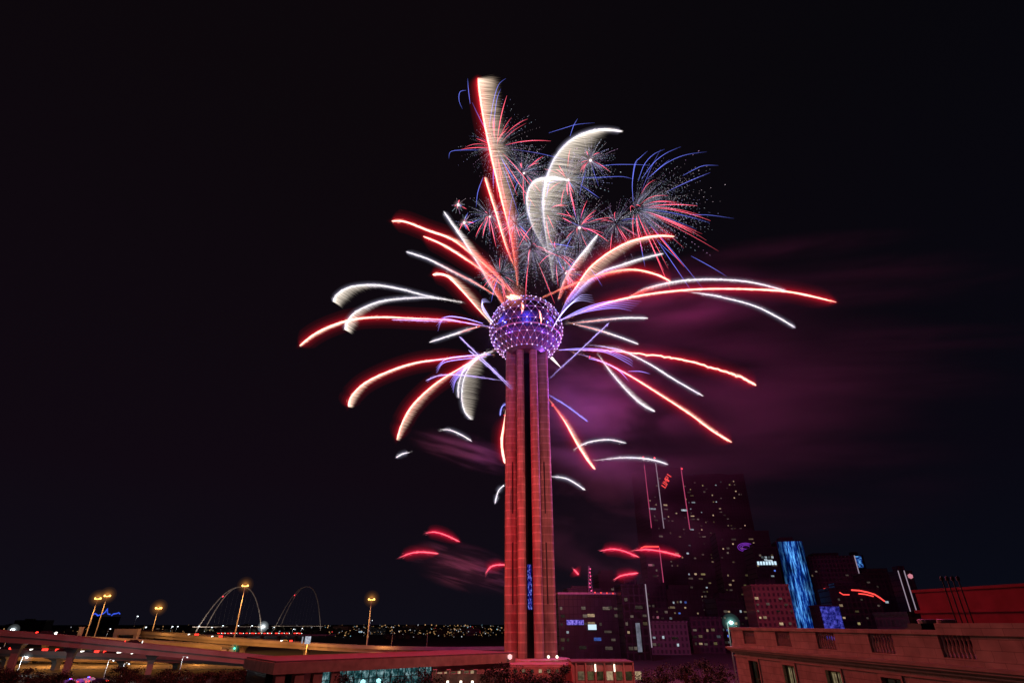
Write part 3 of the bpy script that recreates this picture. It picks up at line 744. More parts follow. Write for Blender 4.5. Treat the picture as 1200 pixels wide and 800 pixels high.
for px, py, hh, lb in ((612, 362, 10, 'left'), (633, 372, 12, 'right')):
    f2 = MB(); c1 = at(px, py, 225)
    for k in range(5):
        s = Vector((rr.uniform(-.5, .5), 0, rr.uniform(-2, 2)))
        f2.tube([s + Vector((0, 0, -hh * .2)), s + Vector((.2, 0, 0)), s + Vector((-.5, 0, hh * .2))], [.1, .3, .05], 4, [(.8, .12, .1), (1, .35, .25), (.8, .12, .1)])
    o = f2.build('flare', M_SPARK); o.location = c1
    tag(o, 'small orange flare glowing before the ball glazing, %s of two' % lb, 'firework', 'small flares before the ball')
wf_ = MB().tube([Vector((0, 0, 0)), Vector((2.2, 0, -2.6)), Vector((4.4, 0, -5.2))], [.75, .45, .06], 5, [(1.6, 1.4, 1.4)] * 3).build('floodlight_beam', M_CORE)
wf_.location = at(646, 419, 232); tag(wf_, 'small white dart of light under the right side of the ball', 'firework')

# ------------------------------------------------------------------ city buildings
def facade(name, wall, glass, fw=3.0, fh=3.8, mortar=.5, rough=.35):
    if name in MATS: return MATS[name]
    m, t, n, l = nodes(name); b = n['Principled BSDF']
    tcx = n.new('ShaderNodeTexCoord'); sp = n.new('ShaderNodeSeparateXYZ'); l.new(tcx.outputs['Object'], sp.inputs[0])
    ad = n.new('ShaderNodeMath'); l.new(sp.outputs['X'], ad.inputs[0]); l.new(sp.outputs['Y'], ad.inputs[1])
    cb = n.new('ShaderNodeCombineXYZ'); l.new(ad.outputs[0], cb.inputs[0]); l.new(sp.outputs['Z'], cb.inputs[1])
    br = n.new('ShaderNodeTexBrick'); br.offset = 0; br.inputs['Scale'].default_value = 1; br.inputs['Brick Width'].default_value = fw; br.inputs['Row Height'].default_value = fh
    br.inputs['Mortar Size'].default_value = mortar; br.inputs['Mortar Smooth'].default_value = 0
    br.inputs['Color1'].default_value = (*glass, 1); br.inputs['Color2'].default_value = (*[g * 1.8 for g in glass], 1); br.inputs['Mortar'].default_value = (*wall, 1)
    l.new(cb.outputs[0], br.inputs['Vector']); l.new(br.outputs['Color'], b.inputs['Base Color'])
    mr = n.new('ShaderNodeMapRange'); l.new(br.outputs['Fac'], mr.inputs[0]); mr.inputs[3].default_value = .32; mr.inputs[4].default_value = .8
    l.new(mr.outputs[0], b.inputs['Roughness'])
    MATS[name] = m
    return m


FA = {'dark': facade('dark_curtain_wall', (.011, .011, .014), (.006, .007, .010), 3, 3.8, .35),
      'stone': facade('stone_grid_facade', (.14, .11, .10), (.02, .02, .025), 3.4, 3.8, .9),
      'grey': facade('grey_grid_facade', (.09, .087, .09), (.02, .02, .025), 2.6, 3.4, .7),
      'brown': facade('brown_facade', (.17, .11, .07), (.04, .03, .025), 3, 3.6, .8),
      'glass': facade('mirror_facade', (.010, .010, .013), (.012, .012, .018), 2.4, 3.6, .15),
      'pink': facade('granite_facade', (.040, .032, .038), (.014, .015, .02), 3, 3.8, .6)}
WM = {'w': emit('warm_window', (1, .70, .42), .62, .6, .9), 'c': emit('cool_window', (.72, .88, 1), .60, .6, .9), 'b': emit('blue_window', (.12, .25, 1), .8, .5, .9),
      'y': emit('yellow_window', (1, .8, .35), .30, .6, .8), 'p': emit('pink_window', (1, .3, .45), .6, .5, .8), 'd': emit('dim_window', (.8, .6, .5), .16, .6, .9)}
_wmesh = {}


def window_unit(kind, wd, ht):
    k = (kind, wd, ht)
    if k not in _wmesh:
        me = MB().box(-wd / 2, wd / 2, -.12, .05, 0, ht); m = bpy.data.meshes.new('window'); m.from_pydata(me.v, [], me.f); m.materials.append(WM[kind]); _wmesh[k] = m
    return _wmesh[k]


def building(name, label, xl, xr, yt, Dd, dep, rot, mat, lit=20, kinds='wwcyd', seed=1, crown=None, cat='building', zlo=.0, group='downtown towers behind the observation tower', wide=(1, 2, 3)):
    ptop = at((xl + xr) / 2, yt, Dd); H = ptop.z; m = mpp(ptop); span = (xr - xl) * m
    wdt = max(6, (span - dep * abs(sin(rot))) / cos(rot))
    o = empty(name, (ptop.x, Dd, 0), label, cat, group, rot)
    body = MB(); body.box(-wdt / 2, wdt / 2, 0, dep, 0, H - 1.2).box(-wdt / 2 - .25, wdt / 2 + .25, -.25, dep + .25, H - 1.2, H)
    body.build('walls', FA[mat] if isinstance(mat, str) else mat, o)
    if H > 30: MB().box(-wdt * .3, wdt * .25, dep * .25, dep * .75, H, H + 3.5).build('plant_room', FA['dark'], o)
    rr = random.Random(seed); used = set(); fl = int(H / 3.8)
    for q in range(int(lit * 2.0)):
        r_ = rr.randint(int(fl * zlo) + 1, max(int(fl * zlo) + 2, fl - 2)); wn = rr.choice((1.5, 1.5, 1.9, 2.4, 2.6, 4.2)); wn = min(wn, wdt * .6)
        c_ = rr.randint(0, max(1, int((wdt - wn) / 3))); 
        if (r_, c_) in used or (r_, c_ - 1) in used: continue
        used.add((r_, c_)); used.add((r_, c_ + 1)); used.add((r_, c_ + 2))
        x = -wdt / 2 + 1 + c_ * 3 + wn / 2
        if x + wn / 2 > wdt / 2: continue
        wo = bpy.data.objects.new('window', window_unit(rr.choice(kinds + 'dd'), round(wn - .3, 1), rr.choice((1.1, 1.5)))); COL.objects.link(wo)
        wo.parent = o; wo.location = (x + rr.uniform(-.4, .4), 0, r_ * 3.8 + .9 + rr.uniform(-.2, .3))
    return o, wdt, H


def child(o, mb, name, mat): return mb.build(name, mat, o)


M_redled = emit('red_neon', (1, .07, .06), 1.5)
M_pinkline = emit('pink_edge_light', (1, .12, .3), .5)
M_whiteline = emit('white_edge_light', (.9, .7, .9), .35)
M_beacon = emit('red_beacon', (1, .05, .08), 2.5)
M_purple = emit('purple_neon', (.4, .06, .9), .45)
# tallest towers
o, W1, H1 = building('skyscraper', 'tall tower with a tilted red sign near its top and lit vertical edges', 750, 803, 547, 560, 34, radians(12), 'glass', 26, 'dwdcd', 31, zlo=.1)
for x, mt in ((-W1 * .18, M_whiteline), (W1 / 2 + .05, M_pinkline), (-W1 / 2 - .05, M_pinkline)):
    MB().box(x - .35, x + .35, -.5, -.15, H1 * .62, H1 + (4 if mt is M_whiteline else 1)).build('edge_light', mt, o)
for x in (-W1 * .18, -W1 / 2 + .5):
    MB().tube([(x, 1, H1), (x, 1, H1 + 9)], .3, 6).build('antenna', M_strut, o); MB().ball((x, 1, H1 + 9.5), 1.0).build('beacon', M_beacon, o)
# slanted red sign: strokes of neon
sg = MB(); sgx, sgz = W1 * .0, H1 - 22
u = Vector((.55, 0, .83)); v = Vector((-.83, 0, .55))
def glyph(org, strokes, sz, mb, uu, vv, t):
    for st in strokes: mb.tube([Vector(org) + uu * (x * sz) + vv * (y * sz) for x, y in st], t, 5)
G = {'U': [[(0, 1), (0, .1), (.6, .1), (.6, 1)]], 'M': [[(0, 0), (.05, 1), (.35, .4), (.65, 1), (.7, 0)]], 'N': [[(0, 0), (0, 1), (.6, 0), (.6, 1)]], 'I': [[(.1, 0), (.1, 1)]], 'O': [[(0, .1), (0, .9), (.6, .9), (.6, .1), (0, .1)]],
     'P': [[(0, 0), (0, 1), (.5, .9), (.5, .5), (0, .45)]], 'S': [[(.5, .9), (.1, .9), (.1, .5), (.5, .5), (.5, .1), (.05, .1)]]}
for i, ch in enumerate('UMPI'):
    glyph((sgx, -.8, sgz - 2) if 0 else Vector((sgx, -.8, sgz)) + u * (i * 4.6), G[ch], 5.2, sg, u, v, .42)
sg.build('red_sign', M_redled, o)
for x, z, l_ in ((-W1 * .42, H1 - 44, 7), (W1 * .42, H1 - 44, 6), (-W1 * .14, H1 - 53, 3)):
    MB().box(x - l_ / 2, x + l_ / 2, -.7, -.3, z, z + 1.6).build('lit_panel', WM['c'], o)
o, W2, H2 = building('skyscraper', 'tallest dark tower right of the red signed one, dotted with warm windows', 797, 872, 556, 640, 40, radians(-8), 'dark', 75, 'wwcyd', 32, zlo=.2)
MB().tube([(-W2 / 2 + 2, 1, H2), (-W2 / 2 + 2, 1, H2 + 8)], .3, 6).build('antenna', M_strut, o); MB().ball((-W2 / 2 + 2, 1, H2 + 8.6), 1.1).build('beacon', M_beacon, o)
o, W3, H3 = building('office_tower', 'broad dark tower with a purple ring emblem high on its front', 836, 902, 622, 520, 36, radians(-10), 'dark', 40, 'wwyd', 33, zlo=.1)
em = MB(); 
for k in range(3):
    em.tube([(W3 * .02 + (7 - k * 1.8) * cos(t * pi / 10), -.6 - .15 * k, H3 - 14 + (3.6 - k) * sin(t * pi / 10)) for t in range(21)], .3, 5)
em.build('ring_emblem', M_purple, o)
o, W4, H4 = building('office_tower', 'slim tower with a bright cool white band of windows near its top', 880, 910, 640, 470, 26, radians(-6), 'dark', 18, 'wcb', 34)
for k in range(7):
    MB().box(-W4 * .42 + k * W4 * .12, -W4 * .42 + k * W4 * .12 + 1.5, -.6, -.2, H4 - 14, H4 - 11.4).build('lit_panel', emit('bright_cool', (.6, .82, 1), 1.1), o)
for k in range(4):
    MB().box(-W4 * .2 + k * 2.6, -W4 * .2 + k * 2.6 + 1.6, -.6, -.2, H4 - 9, H4 - 7.6).build('lit_panel', WM['c'], o)
o, W5, H5 = building('office_tower', 'tower washed in streaming bright blue facade lights', 907, 941, 633, 500, 24, radians(-14), 'glass', 0)
MB().box(-W5 * .5 + .2, W5 * .5 - .2, -.6, -.3, 3, H5 - .8).build('led_facade', led_mat('blue_facade_leds', (.002, .022, .20), (.12, .46, 1.0), .85, .085, 1.0, .47, .66, (.0005, .003, .03), core=W5 * .5), o)
MB().box(W5 * .5 + .3, W5 * .5 + .6, 1, 22, 3, H5 - .8).build('led_facade', led_mat('blue_facade_leds_side', (.002, .015, .12), (.03, .2, .6), .4, .12, .9, .52, .72, (.001, .002, .018)), o)
building('office_block', 'brown stone block with warm windows left of the blue tower', 878, 925, 684, 400, 26, radians(-8), 'brown', 22, 'wwd', 36)
o, W6, H6 = building('office_tower', 'wide mauve tower with a red scribbled sign, right of the blue tower', 942, 1003, 651, 520, 36, radians(-14), 'pink', 8, 'wd', 37)
s1 = MB(); s1.tube([(-W6 * .30, -.8, H6 - 27), (-W6 * .1, -.8, H6 - 27), (-W6 * .02, -.8, H6 - 26), (-W6 * .05, -.8, H6 - 29)], .5, 5).tube([(-W6 * .2, -.8, H6 - 29), (0, -.8, H6 - 30.5)], .3, 5)
s1.build('red_sign', M_redled, o)
MB().box(W6 / 2 - .3, W6 / 2 + .3, -.5, -.1, 5, H6).build('edge_light', M_whiteline, o)
o, W7, H7 = building('office_tower', 'dark tower with a red wavy sign sagging to the right', 968, 1030, 688, 420, 30, radians(-14), 'dark', 30, 'wyd', 38)
s1 = MB(); xs = -W7 * .30
s1.tube([(xs, -.8, H7 - 3), (xs + 2, -.8, H7 - 4.5), (xs + 6, -.8, H7 - 4.6)], .35, 5)
s1.tube([(xs + 8, -.8, H7 - 1.6), (xs + 13, -.8, H7 - 2.0), (xs + 18, -.8, H7 - 3.2), (xs + 22, -.8, H7 - 4.6), (xs + 25, -.8, H7 - 7), (xs + 27, -.8, H7 - 9)], .5, 5)
s1.tube([(xs + 12, -.8, H7 - 4.0), (xs + 16, -.8, H7 - 4.4), (xs + 21, -.8, H7 - 5.8)], .4, 5)
s1.build('red_sign', M_redled, o)
o, W8, H8 = building('office_tower', 'slim dark tower with a blue lit top between the mauve and the black tower', 997, 1012, 650, 600, 16, radians(-10), 'dark', 4, 'b', 39)
MB().box(-3, 3, -.5, -.2, H8 - 12, H8 - 1).build('led_panel', led_mat('blue_panel', (.01, .05, .3), (.15, .5, 1), .5, .4, .8, .45, .62), o)
building('office_tower', 'black tower with few lit windows right of the wavy sign', 1008, 1058, 670, 480, 30, radians(-16), 'dark', 14, 'wcd', 40)
o, W9, H9 = building('office_tower', 'slim slanting tower with two pale lit edges at the far right', 1050, 1070, 668, 430, 18, radians(-12), 'dark', 0)
for x in (-W9 / 2, -W9 / 2 + 4): MB().box(x - .25, x + .25, -.5, -.1, 6, H9).build('edge_light', M_whiteline, o)
MB().ball((W9 * .25, -1, H9 - 4), 1.8).build('round_lamp', emit('pink_lamp', (1, .35, .45), .6), o)
o, Wa, Ha = building('office_block', 'low block washed in blue violet light below the mauve tower', 957, 985, 708, 370, 20, radians(-10), 'dark', 2, 'w', 41)
MB().box(-Wa / 2 + .2, Wa / 2 - .2, -.5, -.2, 2, Ha - 1).build('led_facade', led_mat('violet_facade', (.01, .012, .16), (.12, .12, .8), .6, .5, .8, .42, .68, (.003, .003, .04)), o)
# middle ground, left of the tall ones
o, Wh, Hh = building('hotel', 'long dark mirror glass hotel right of the shaft', 650, 732, 696, 330, 30, radians(6), 'glass', 34, 'dwbcd', 42, group='low downtown blocks')
MB().box(-Wh * .38, -Wh * .12, -.5, -.15, Hh - 15, Hh - 12.6).build('violet_strip', led_mat('violet_strip', (.03, .02, .3), (.35, .25, 1), 1.2, .8, .9, .38, .6), o)
MB().box(-Wh / 2, Wh / 2, .3, 29, Hh, Hh + 1.0).build('roof_edge', pbr('roof_edge', (.3, .25, .25)), o)
for k in range(7): MB().ball((Wh * .08 + k * 3.4, -.8, Hh + .9 - .12 * k), .45).build('roof_lamp', M_redled, o)
MB().box(-2, 2.5, -.7, -.2, 14, 16.5).build('lit_panel', emit('bright_cool', (.6, .82, 1), 1.1), o)
o, Wn, Hn = building('office_tower', 'slim dark tower with one bright vertical edge right of the hotel', 726, 757, 684, 320, 14, radians(4), 'dark', 6, 'wd', 43, group='low downtown blocks')
MB().box(Wn / 2 - .1, Wn / 2 + .35, -.5, -.1, 6, Hn).build('edge_light', M_whiteline, o)
MB().box(-.6, 1.6, -.5, -.1, 4, Hn * .48).build('lit_panel', emit('grey_panel', (.6, .62, .8), .28, .5, .5), o)
building('office_block', 'pale grey grid fronted block in the middle of downtown', 753, 806, 727, 380, 26, radians(-4), 'grey', 16, 'wcd', 44, group='low downtown blocks')
building('office_tower', 'dark tower topped red under the pair of low red arcs', 752, 782, 682, 430, 24, radians(6), 'dark', 16, 'pwd', 45, group='low downtown blocks')
o, Wr, Hr = building('office_tower', 'slim tower with a red lit crown under the low red arcs', 755, 773, 641, 470, 14, radians(4), 'pink', 8, 'pp', 46, group='low downtown blocks')
MB().box(Wr / 2, Wr / 2 + .5, -.5, -.1, Hr * .4, Hr).build('edge_light', M_pinkline, o)
MB().box(-Wr / 2, Wr / 2, -.2, 12, Hr, Hr + 1.2).build('roof_light', M_redled, o)
for i, (a, b_, yt, Dd, ft, lit, lb) in enumerate(((775, 822, 690, 480, 'dark', 34, 'dark block with scattered windows right of the grey grid block'), (803, 846, 660, 560, 'dark', 44, 'black block with many small windows below the tallest tower'),
                                                  (838, 880, 700, 430, 'dark', 32, 'dark block behind the lit corner of the balustraded building'), (700, 728, 672, 520, 'dark', 12, 'faint dark block behind the hotel roof'),
                                                  (806, 846, 722, 400, 'pink', 30, 'low stone block with small lights left of the balustraded building'), (662, 700, 690, 620, 'pink', 8, 'faint block seen just over the hotel roof'),
                                                  (1062, 1100, 716, 260, 'dark', 6, 'low dark block beyond the roof at the far right'))):
    building('office_block', lb, a, b_, yt, Dd, 24, radians(-5 + 3 * (i % 4)), ft, lit, 'wwcbyd', 50 + i, group='low downtown blocks')
# pink lit radio mast on the hotel
mp0 = at(692, 694, 338); mst = MB()
for sx in (-1, 1):
    for sy in (-1, 1): mst.tube([(sx * 1.1, sy * 1.1, 0), (sx * .3, sy * .3, 14)], .12, 4)
for k in range(8): mst.tube([(-1.1 + .1 * k, -1, k * 1.7), (1.0 - .1 * k, -1, k * 1.7 + 1.6)], .09, 4)
o = empty('radio_mast', mp0, 'lattice mast strung with pink lamps on the hotel roof', 'mast')
mst.build('lattice_frame', M_strut, o)
for k in range(7): MB().ball((rr.uniform(-.6, .6), -1.2, 1 + k * 1.9), .42).build('mast_lamp', emit('pink_mast_lamp', (1, .1, .3), 1.6), o)

# ------------------------------------------------------------------ far city
rr = random.Random(77)
dist0 = []
for i in range(46):
    px = rr.uniform(-40, 640); Dd = rr.uniform(900, 2400); h = rr.choice([5, 6, 8, 10, 12, 14]) * (1.6 if px < 140 and rr.random() < .5 else 1)
    p = onground(px, Dd); wd = rr.uniform(18, 60)
    mb = MB().box(-wd / 2, wd / 2, 0, 20, 0, h).box(-wd / 4, 0, 4, 12, h, h + 2.2)
    o = mb.build('distant_building', FA[rr.choice(['dark', 'brown', 'grey', 'pink'])]); o.location = (p.x, Dd, 0); o.rotation_euler = (0, 0, rr.uniform(-.4, .4))
    zone = 'behind the high masts at far left' if px < 130 else 'beyond the arches' if px < 380 else 'on the plain left of the tower foot'
    tag(o, 'small dark low building far off %s' % zone, 'building', 'low buildings far off ' + zone)
o = MB(); 
for i in range(260):
    px = rr.uniform(-60, 660); p = onground(px, rr.uniform(700, 2600)); s = rr.uniform(5, 11)
    for k in range(4):
        o.ball((p.x + rr.uniform(-s, s), p.y + rr.uniform(-s, s), s * rr.uniform(.2, .6)), s * rr.uniform(.35, .75), sq=.8)
tag(o.build('treeline', pbr('far_foliage', (.04, .05, .03), .95)), 'dark mass of far off trees on the plain', 'trees', kind='stuff')
lamps = {'far_amber': MB(), 'far_white': MB(), 'far_red': MB(), 'far_teal': MB()}
for i in range(430):
    px = rr.choice([rr.uniform(380, 590), rr.uniform(380, 592), rr.uniform(0, 400), rr.gauss(490, 50)])
    if px > 594: continue
    Dd = 17 / rr.uniform(.0035, .026); p = onground(px, Dd, rr.uniform(3, 9))
    k = rr.choices(list(lamps), (10, 5, .6, 1))[0]
    lamps[k].ball(p, Dd / F * rr.choice([.22, .26, .32, .42, .6]))
for i in range(60):   # brighter band of lights left of the tower
    px = rr.gauss(478, 22); Dd = rr.uniform(1400, 2300); lamps[rr.choice(['far_amber', 'far_amber', 'far_white'])].ball(onground(px, Dd, rr.uniform(2, 6)), Dd / F * rr.choice([.4, .6, .9]))
mc = {'far_amber': emit('amber_lights', (1, .55, .22), .75, .7, .02), 'far_white': emit('white_lights', (.9, .92, 1), .6, .7, .02), 'far_red': emit('red_lights', (1, .06, .05), .8), 'far_teal': emit('teal_lights', (.35, .8, 1), .7)}
for k, mb in lamps.items():
    nm = {'far_amber': 'amber', 'far_white': 'white', 'far_red': 'red', 'far_teal': 'teal'}[k]
    tag(mb.build('city_lights', mc[k]), 'scattered tiny %s lights of the far city on the plain' % nm, 'city lights', kind='stuff')
for pxx, pyy, ww, c in ((417, 741, 14, 'bright_cool'), (424, 738, 7, 'bright_cool'), (462, 736, 16, 'far'), (448, 740, 18, 'far')):
    Dd = 1300; p = at(pxx, pyy, Dd); mb = MB().box(-ww, ww, 0, 14, 0, p.z - 1).build('warehouse', FA['grey']); mb.location = (p.x, Dd, 0)
    tag(mb, 'far warehouse with a %s lit front on the plain, %s' % (('white', 'left and wider') if ww == 14 else ('white', 'right and smaller') if ww == 7 else ('amber', 'nearer') if ww == 18 else ('amber', 'farther'),), 'building') if 0 else None
    mb['label'] = {14: 'far warehouse with a wide bluish white lit front', 7: 'small far warehouse lit white beside the wider one', 16: 'far building with a warm lit front, right of two', 18: 'far building with a warm lit front, left of two'}[ww]; mb['category'] = 'building'
    MB().box(-ww * .9, ww * .9, -.4, -.1, p.z - 4.5, p.z - 1.5).build('lit_front', emit('bright_cool2', (.6, .82, 1), 1.0, .7, .3) if c != 'far' else emit('amber_front', (1, .6, .3), .45, .8, .3), mb)
# blue signed building far left
p = at(122, 722, 1500); mb = MB().box(-26, 26, 0, 24, 0, p.z).build('distant_hotel', FA['dark']); mb.location = (p.x, 1500, 0); tag(mb, 'far block crowned with a jagged blue light band, behind two high masts', 'building')
zz = p.z; sg = MB(); pts = [(-30, 0), (-24, 3), (-18, 0), (-16, -2), (-8, 1), (-5, 2), (0, 6), (3, 14), (6, 5), (8, 2), (14, 1)]
sg.tube([(x, -1, zz + 4 + z) for x, z in pts], 1.4, 5).tube([(x, -1, zz + 4 + z) for x, z in ((18, -2), (22, 2), (30, 3), (34, 5), (38, 2))], 1.4, 5)
sg.build('blue_sign', emit('blue_sign', (.05, .12, 1), 1.1, .5, .1), mb)

# arches of the far bridge
M_arch = pbr('white_steel', (.6, .58, .56), .5)


def arch(x0, x1, xp, yp, Dd, label, beacon_at):
    a = onground(x0, Dd); b_ = onground(x1, Dd); top = at(xp, yp, Dd)
    o = empty('bridge_arch', ((a.x + b_.x) / 2, Dd, 0), label, 'bridge arch', 'twin arches of the far bridge')
    cxx = (a.x + b_.x) / 2; hw = (b_.x - a.x) / 2; sk = (top.x - cxx)
    for dy, off in ((-9, 1.0), (9, .90)):
        P = []
        for i in range(41):
            t = -1 + 2 * i / 40; z = top.z * (1 - abs(t) ** 2.3); y = dy * (abs(t) ** 1.5)
            P.append((t * hw * (off) + sk * (1 - t * t), y, z))
        MB().tube(P, [1.0] * 41, 8).build('rib', M_arch, o, smooth=True)
    for i in range(7, 34, 3):
        t = -1 + 2 * i / 40; z = top.z * (1 - abs(t) ** 2.3)
        MB().tube([(t * hw * .95 + sk * (1 - t * t), 0, z), (t * hw * .95 * .9, 0, 12)], .035, 4).build('cable', M_arch, o)
    MB().box(-hw * 1.1, hw * 1.1, -11, 11, 10.5, 12).build('deck', M_arch, o)
    t = beacon_at; MB().ball((t * hw * .95 + sk * (1 - t * t), -2, top.z * (1 - abs(t) ** 2.3) + 1), 1.7).build('beacon', M_beacon, o)
    k_ = 1.5 if Dd < 1300 else .45
    for t in (-.98, .98): light('arch_foot_light', (cxx + t * hw * .9, Dd - 30, 9), (1, .8, .62), 9000 * k_)
    light('arch_foot_light', (cxx, Dd - 60, 20), (1, .8, .62), 16000 * k_)


arch(231, 309, 283, 687, 1150, 'pale double ribbed bridge arch, left of the two, behind a high mast', -.52)
arch(322, 377, 360, 687, 1500, 'pale double ribbed bridge arch, right of the two, dimmer', -.5)

# high mast lamps
M_sod = emit('sodium_lamp', (1, .48, .10), 5.0)
M_steel = pbr('galvanised_steel', (.35, .34, .33), .5, .3)


def highmast(px, py, pyb, Dd, label, W=9000):
    top = at(px, py, Dd); o = empty('high_mast_lamp', (top.x, Dd, 0), label, 'street lamp', 'high mast lamps over the highway')
    MB().tube([(0, 0, 0), (0, 0, top.z)], [.5, .22], 8).build('pole', M_steel, o)
    MB().lathe([(1.4, top.z - .5), (1.5, top.z), (.3, top.z + .6)], 12).build('carriage', M_steel, o)
    m = mpp(top)
    for k in (-1, -.33, .33, 1): MB().ball((k * 3.0 * m, 0, top.z - .4), 1.15 * m).build('lamp_head', M_sod, o)
    MB().tube([(-3 * m, 0, top.z), (3 * m, 0, top.z)], .15, 4).build('cross_arm', M_steel, o)
    halo(o, (0, 0, top.z), m, (1, .38, .07), 'lamp_glow', ((2.6, .040), (3.8, .018), (5.2, .008), (7, .0035), (9.2, .0014)))
    l = bpy.data.lights.new('sodium_light', 'SPOT'); l.energy = W * .75; l.color = (1, .42, .10); l.shadow_soft_size = 0; l.spot_size = radians(150); l.spot_blend = .5
    lo = bpy.data.objects.new('sodium_light', l); lo.location = (top.x, Dd - 12, top.z - 1); COL.objects.link(lo)


highmast(115, 700, 0, 430, 'high mast with amber lamps at far left, left one of a close pair', 110000)
highmast(126, 697, 0, 480, 'high mast with amber lamps at far left, right one of a close pair', 95000)
highmast(186, 711.5, 0, 560, 'shorter looking amber high mast between the pair and the arches', 95000)
highmast(287.5, 685, 0, 400, 'brightest amber high mast, in front of the left arch', 150000)
highmast(435.5, 701, 0, 420, 'lone amber high mast between arches and tower', 60000)

# ------------------------------------------------------------------ highways
M_conc = pbr('highway_concrete', (.22, .205, .19), .8, noise=.2, scale=.15)


PATHS = []


def flyover(spec, label, W=11, th=1.9, piers=(), ped=True, barrier=1.0):
    """spec: (px, py, D) along the near top edge of the barrier"""
    q = catmull(spec, 40); P = [at(*s) for s in q]; PATHS.append([p.copy() for p in P])
    base = Vector((P[0].x, P[0].y, 0)); o = empty('elevated_highway', base, label, 'highway bridge')
    P = [p - base for p in P]
    def strip(off0, off1, zt, zb, name, mat):
        mb = MB(); vs = []; fs = []
        for i, p in enumerate(P):
            d = P[min(i + 1, 40)] - P[max(i - 1, 0)]; nrm = Vector((-d.y, d.x, 0)).normalized()
            if nrm.y < 0: nrm = -nrm
            a = p + nrm * off0; c = p + nrm * off1
            vs += [(a.x, a.y, p.z + zb), (c.x, c.y, p.z + zb), (c.x, c.y, p.z + zt), (a.x, a.y, p.z + zt)]
        for i in range(40):
            for j in range(4): fs.append((i * 4 + j, i * 4 + (j + 1) % 4, i * 4 + 4 + (j + 1) % 4, i * 4 + 4 + j))
        fs += [(3, 2, 1, 0), (160, 161, 162, 163)]
        mb.add(vs, fs); return mb.build(name, mat, o)
    strip(0.02, W - .02, -barrier, -barrier - .45, 'deck', M_asph)
    strip(.5, W * .5 - 1, -barrier - .45, -barrier - th, 'girder', M_conc); strip(W * .5 + 1, W - .5, -barrier - .45, -barrier - th, 'girder', M_conc)
    strip(-.2, .2, 0, -barrier - .5, 'barrier', M_conc); strip(W - .2, W + .2, 0, -barrier - .5, 'barrier', M_conc)
    for s in piers:
        i = int(s * 40); p = P[i]; d = P[min(i + 1, 40)] - P[max(i - 1, 0)]; nrm = Vector((-d.y, d.x, 0)).normalized()
        if nrm.y < 0: nrm = -nrm
        c = p + nrm * W / 2; zt = p.z - barrier - th - .01; w0 = min(zt * .45, 3.2); ang = atan2(nrm.y, nrm.x)
        M = Matrix.Translation((c.x, c.y, 0)) @ Matrix.Rotation(ang, 4, 'Z')
        mb = MB()   # column flaring into a hammerhead, both along and across
        prof = [(1.3, 1.0, 0), (1.3, 1.0, zt - w0), (1.7, 1.25, zt - w0 * .6), (2.9, 1.7, zt - w0 * .25), (4.6, 2.3, zt - .1), (4.6, 2.3, zt)]
        vs = []; fs = []
        for a, b2, z in prof: vs += [M @ Vector(v_) for v_ in ((-a, -b2, z), (a, -b2, z), (a, b2, z), (-a, b2, z))]
        for k in range(len(prof) - 1):
            for j in range(4): fs.append((k * 4 + j, k * 4 + (j + 1) % 4, k * 4 + 4 + (j + 1) % 4, k * 4 + 4 + j))
        fs += [(3, 2, 1, 0), tuple((len(prof) - 1) * 4 + j for j in range(4))]
        mb.add(vs, fs); mb.build('pier', M_conc, o)
    return o


flyover([(-60, 733, 205), (0, 738.5, 212), (60, 743, 218), (130, 750, 226), (220, 759, 238), (330, 770, 254), (430, 776, 268)], 'nearest highway flyover, plum coloured, sweeping down to the right', 12, 2.4, (.24, .42, .62, .8))
flyover([(-60, 757, 262), (0, 760, 258), (80, 763, 254), (160, 766, 254), (250, 770, 258), (340, 776, 266)], 'lower highway deck passing under the nearest flyover', 10, 1.5, (.2, .36, .55, .72, .9))
flyover([(142, 738, 400), (190, 741, 380), (250, 746, 362), (330, 751, 350), (420, 756, 345), (520, 758, 350), (640, 757, 380)], 'amber lit ramp running from the portal frame toward the tower', 10, 2.2, (.1, .2, .3, .42, .55, .7, .85))
flyover([(30, 742, 330), (80, 745, 335), (120, 746.5, 340), (150, 748, 345), (200, 752, 350), (260, 757, 340)], 'amber lit ramp behind the nearest flyover at far left', 10, 2.0, (.1, .25, .4, .6, .8))
flyover([(-60, 766, 305), (20, 768, 300), (100, 770, 300), (200, 772, 302), (300, 774, 305), (350, 775, 310)], 'low amber lit viaduct standing on a row of stubby piers', 11, 1.1, (.12, .18, .24, .30, .36, .42, .48, .54, .60, .66, .72, .78, .84, .9), barrier=.8)
# portal frame over the ramp start
pf = at(150, 737, 385); mb = MB().box(-7.5, 7.5, -1.5, 1.5, pf.z - 3, pf.z + .3)
o = empty('portal_frame', (pf.x, 385, 0), 'amber lit concrete portal frame straddling the road', 'portal frame'); mb.build('crossbeam', M_conc, o)
for x in (-6.4, 6.4): MB().box(x - 1, x + 1, -1.3, 1.3, 0, pf.z - 3.01).build('column', M_conc, o)
pl = at(96, 735, 350); o = MB().box(-.8, .8, -.8, .8, 0, pl.z).box(-1, 1, -1, 1, pl.z, pl.z + .4).build('concrete_column', M_conc); o.location = (pl.x, 350, 0); tag(o, 'free standing amber lit concrete column beside the far left ramp', 'column')
# street level sodium lights under and between the ramps
M_lampcol = {'w': emit('white_street_lamp', (.85, .95, 1), 3.5), 'a': emit('amber_street_lamp', (1, .55, .2), 3.0), 't': emit('teal_signal', (.1, 1, .6), 3.0)}


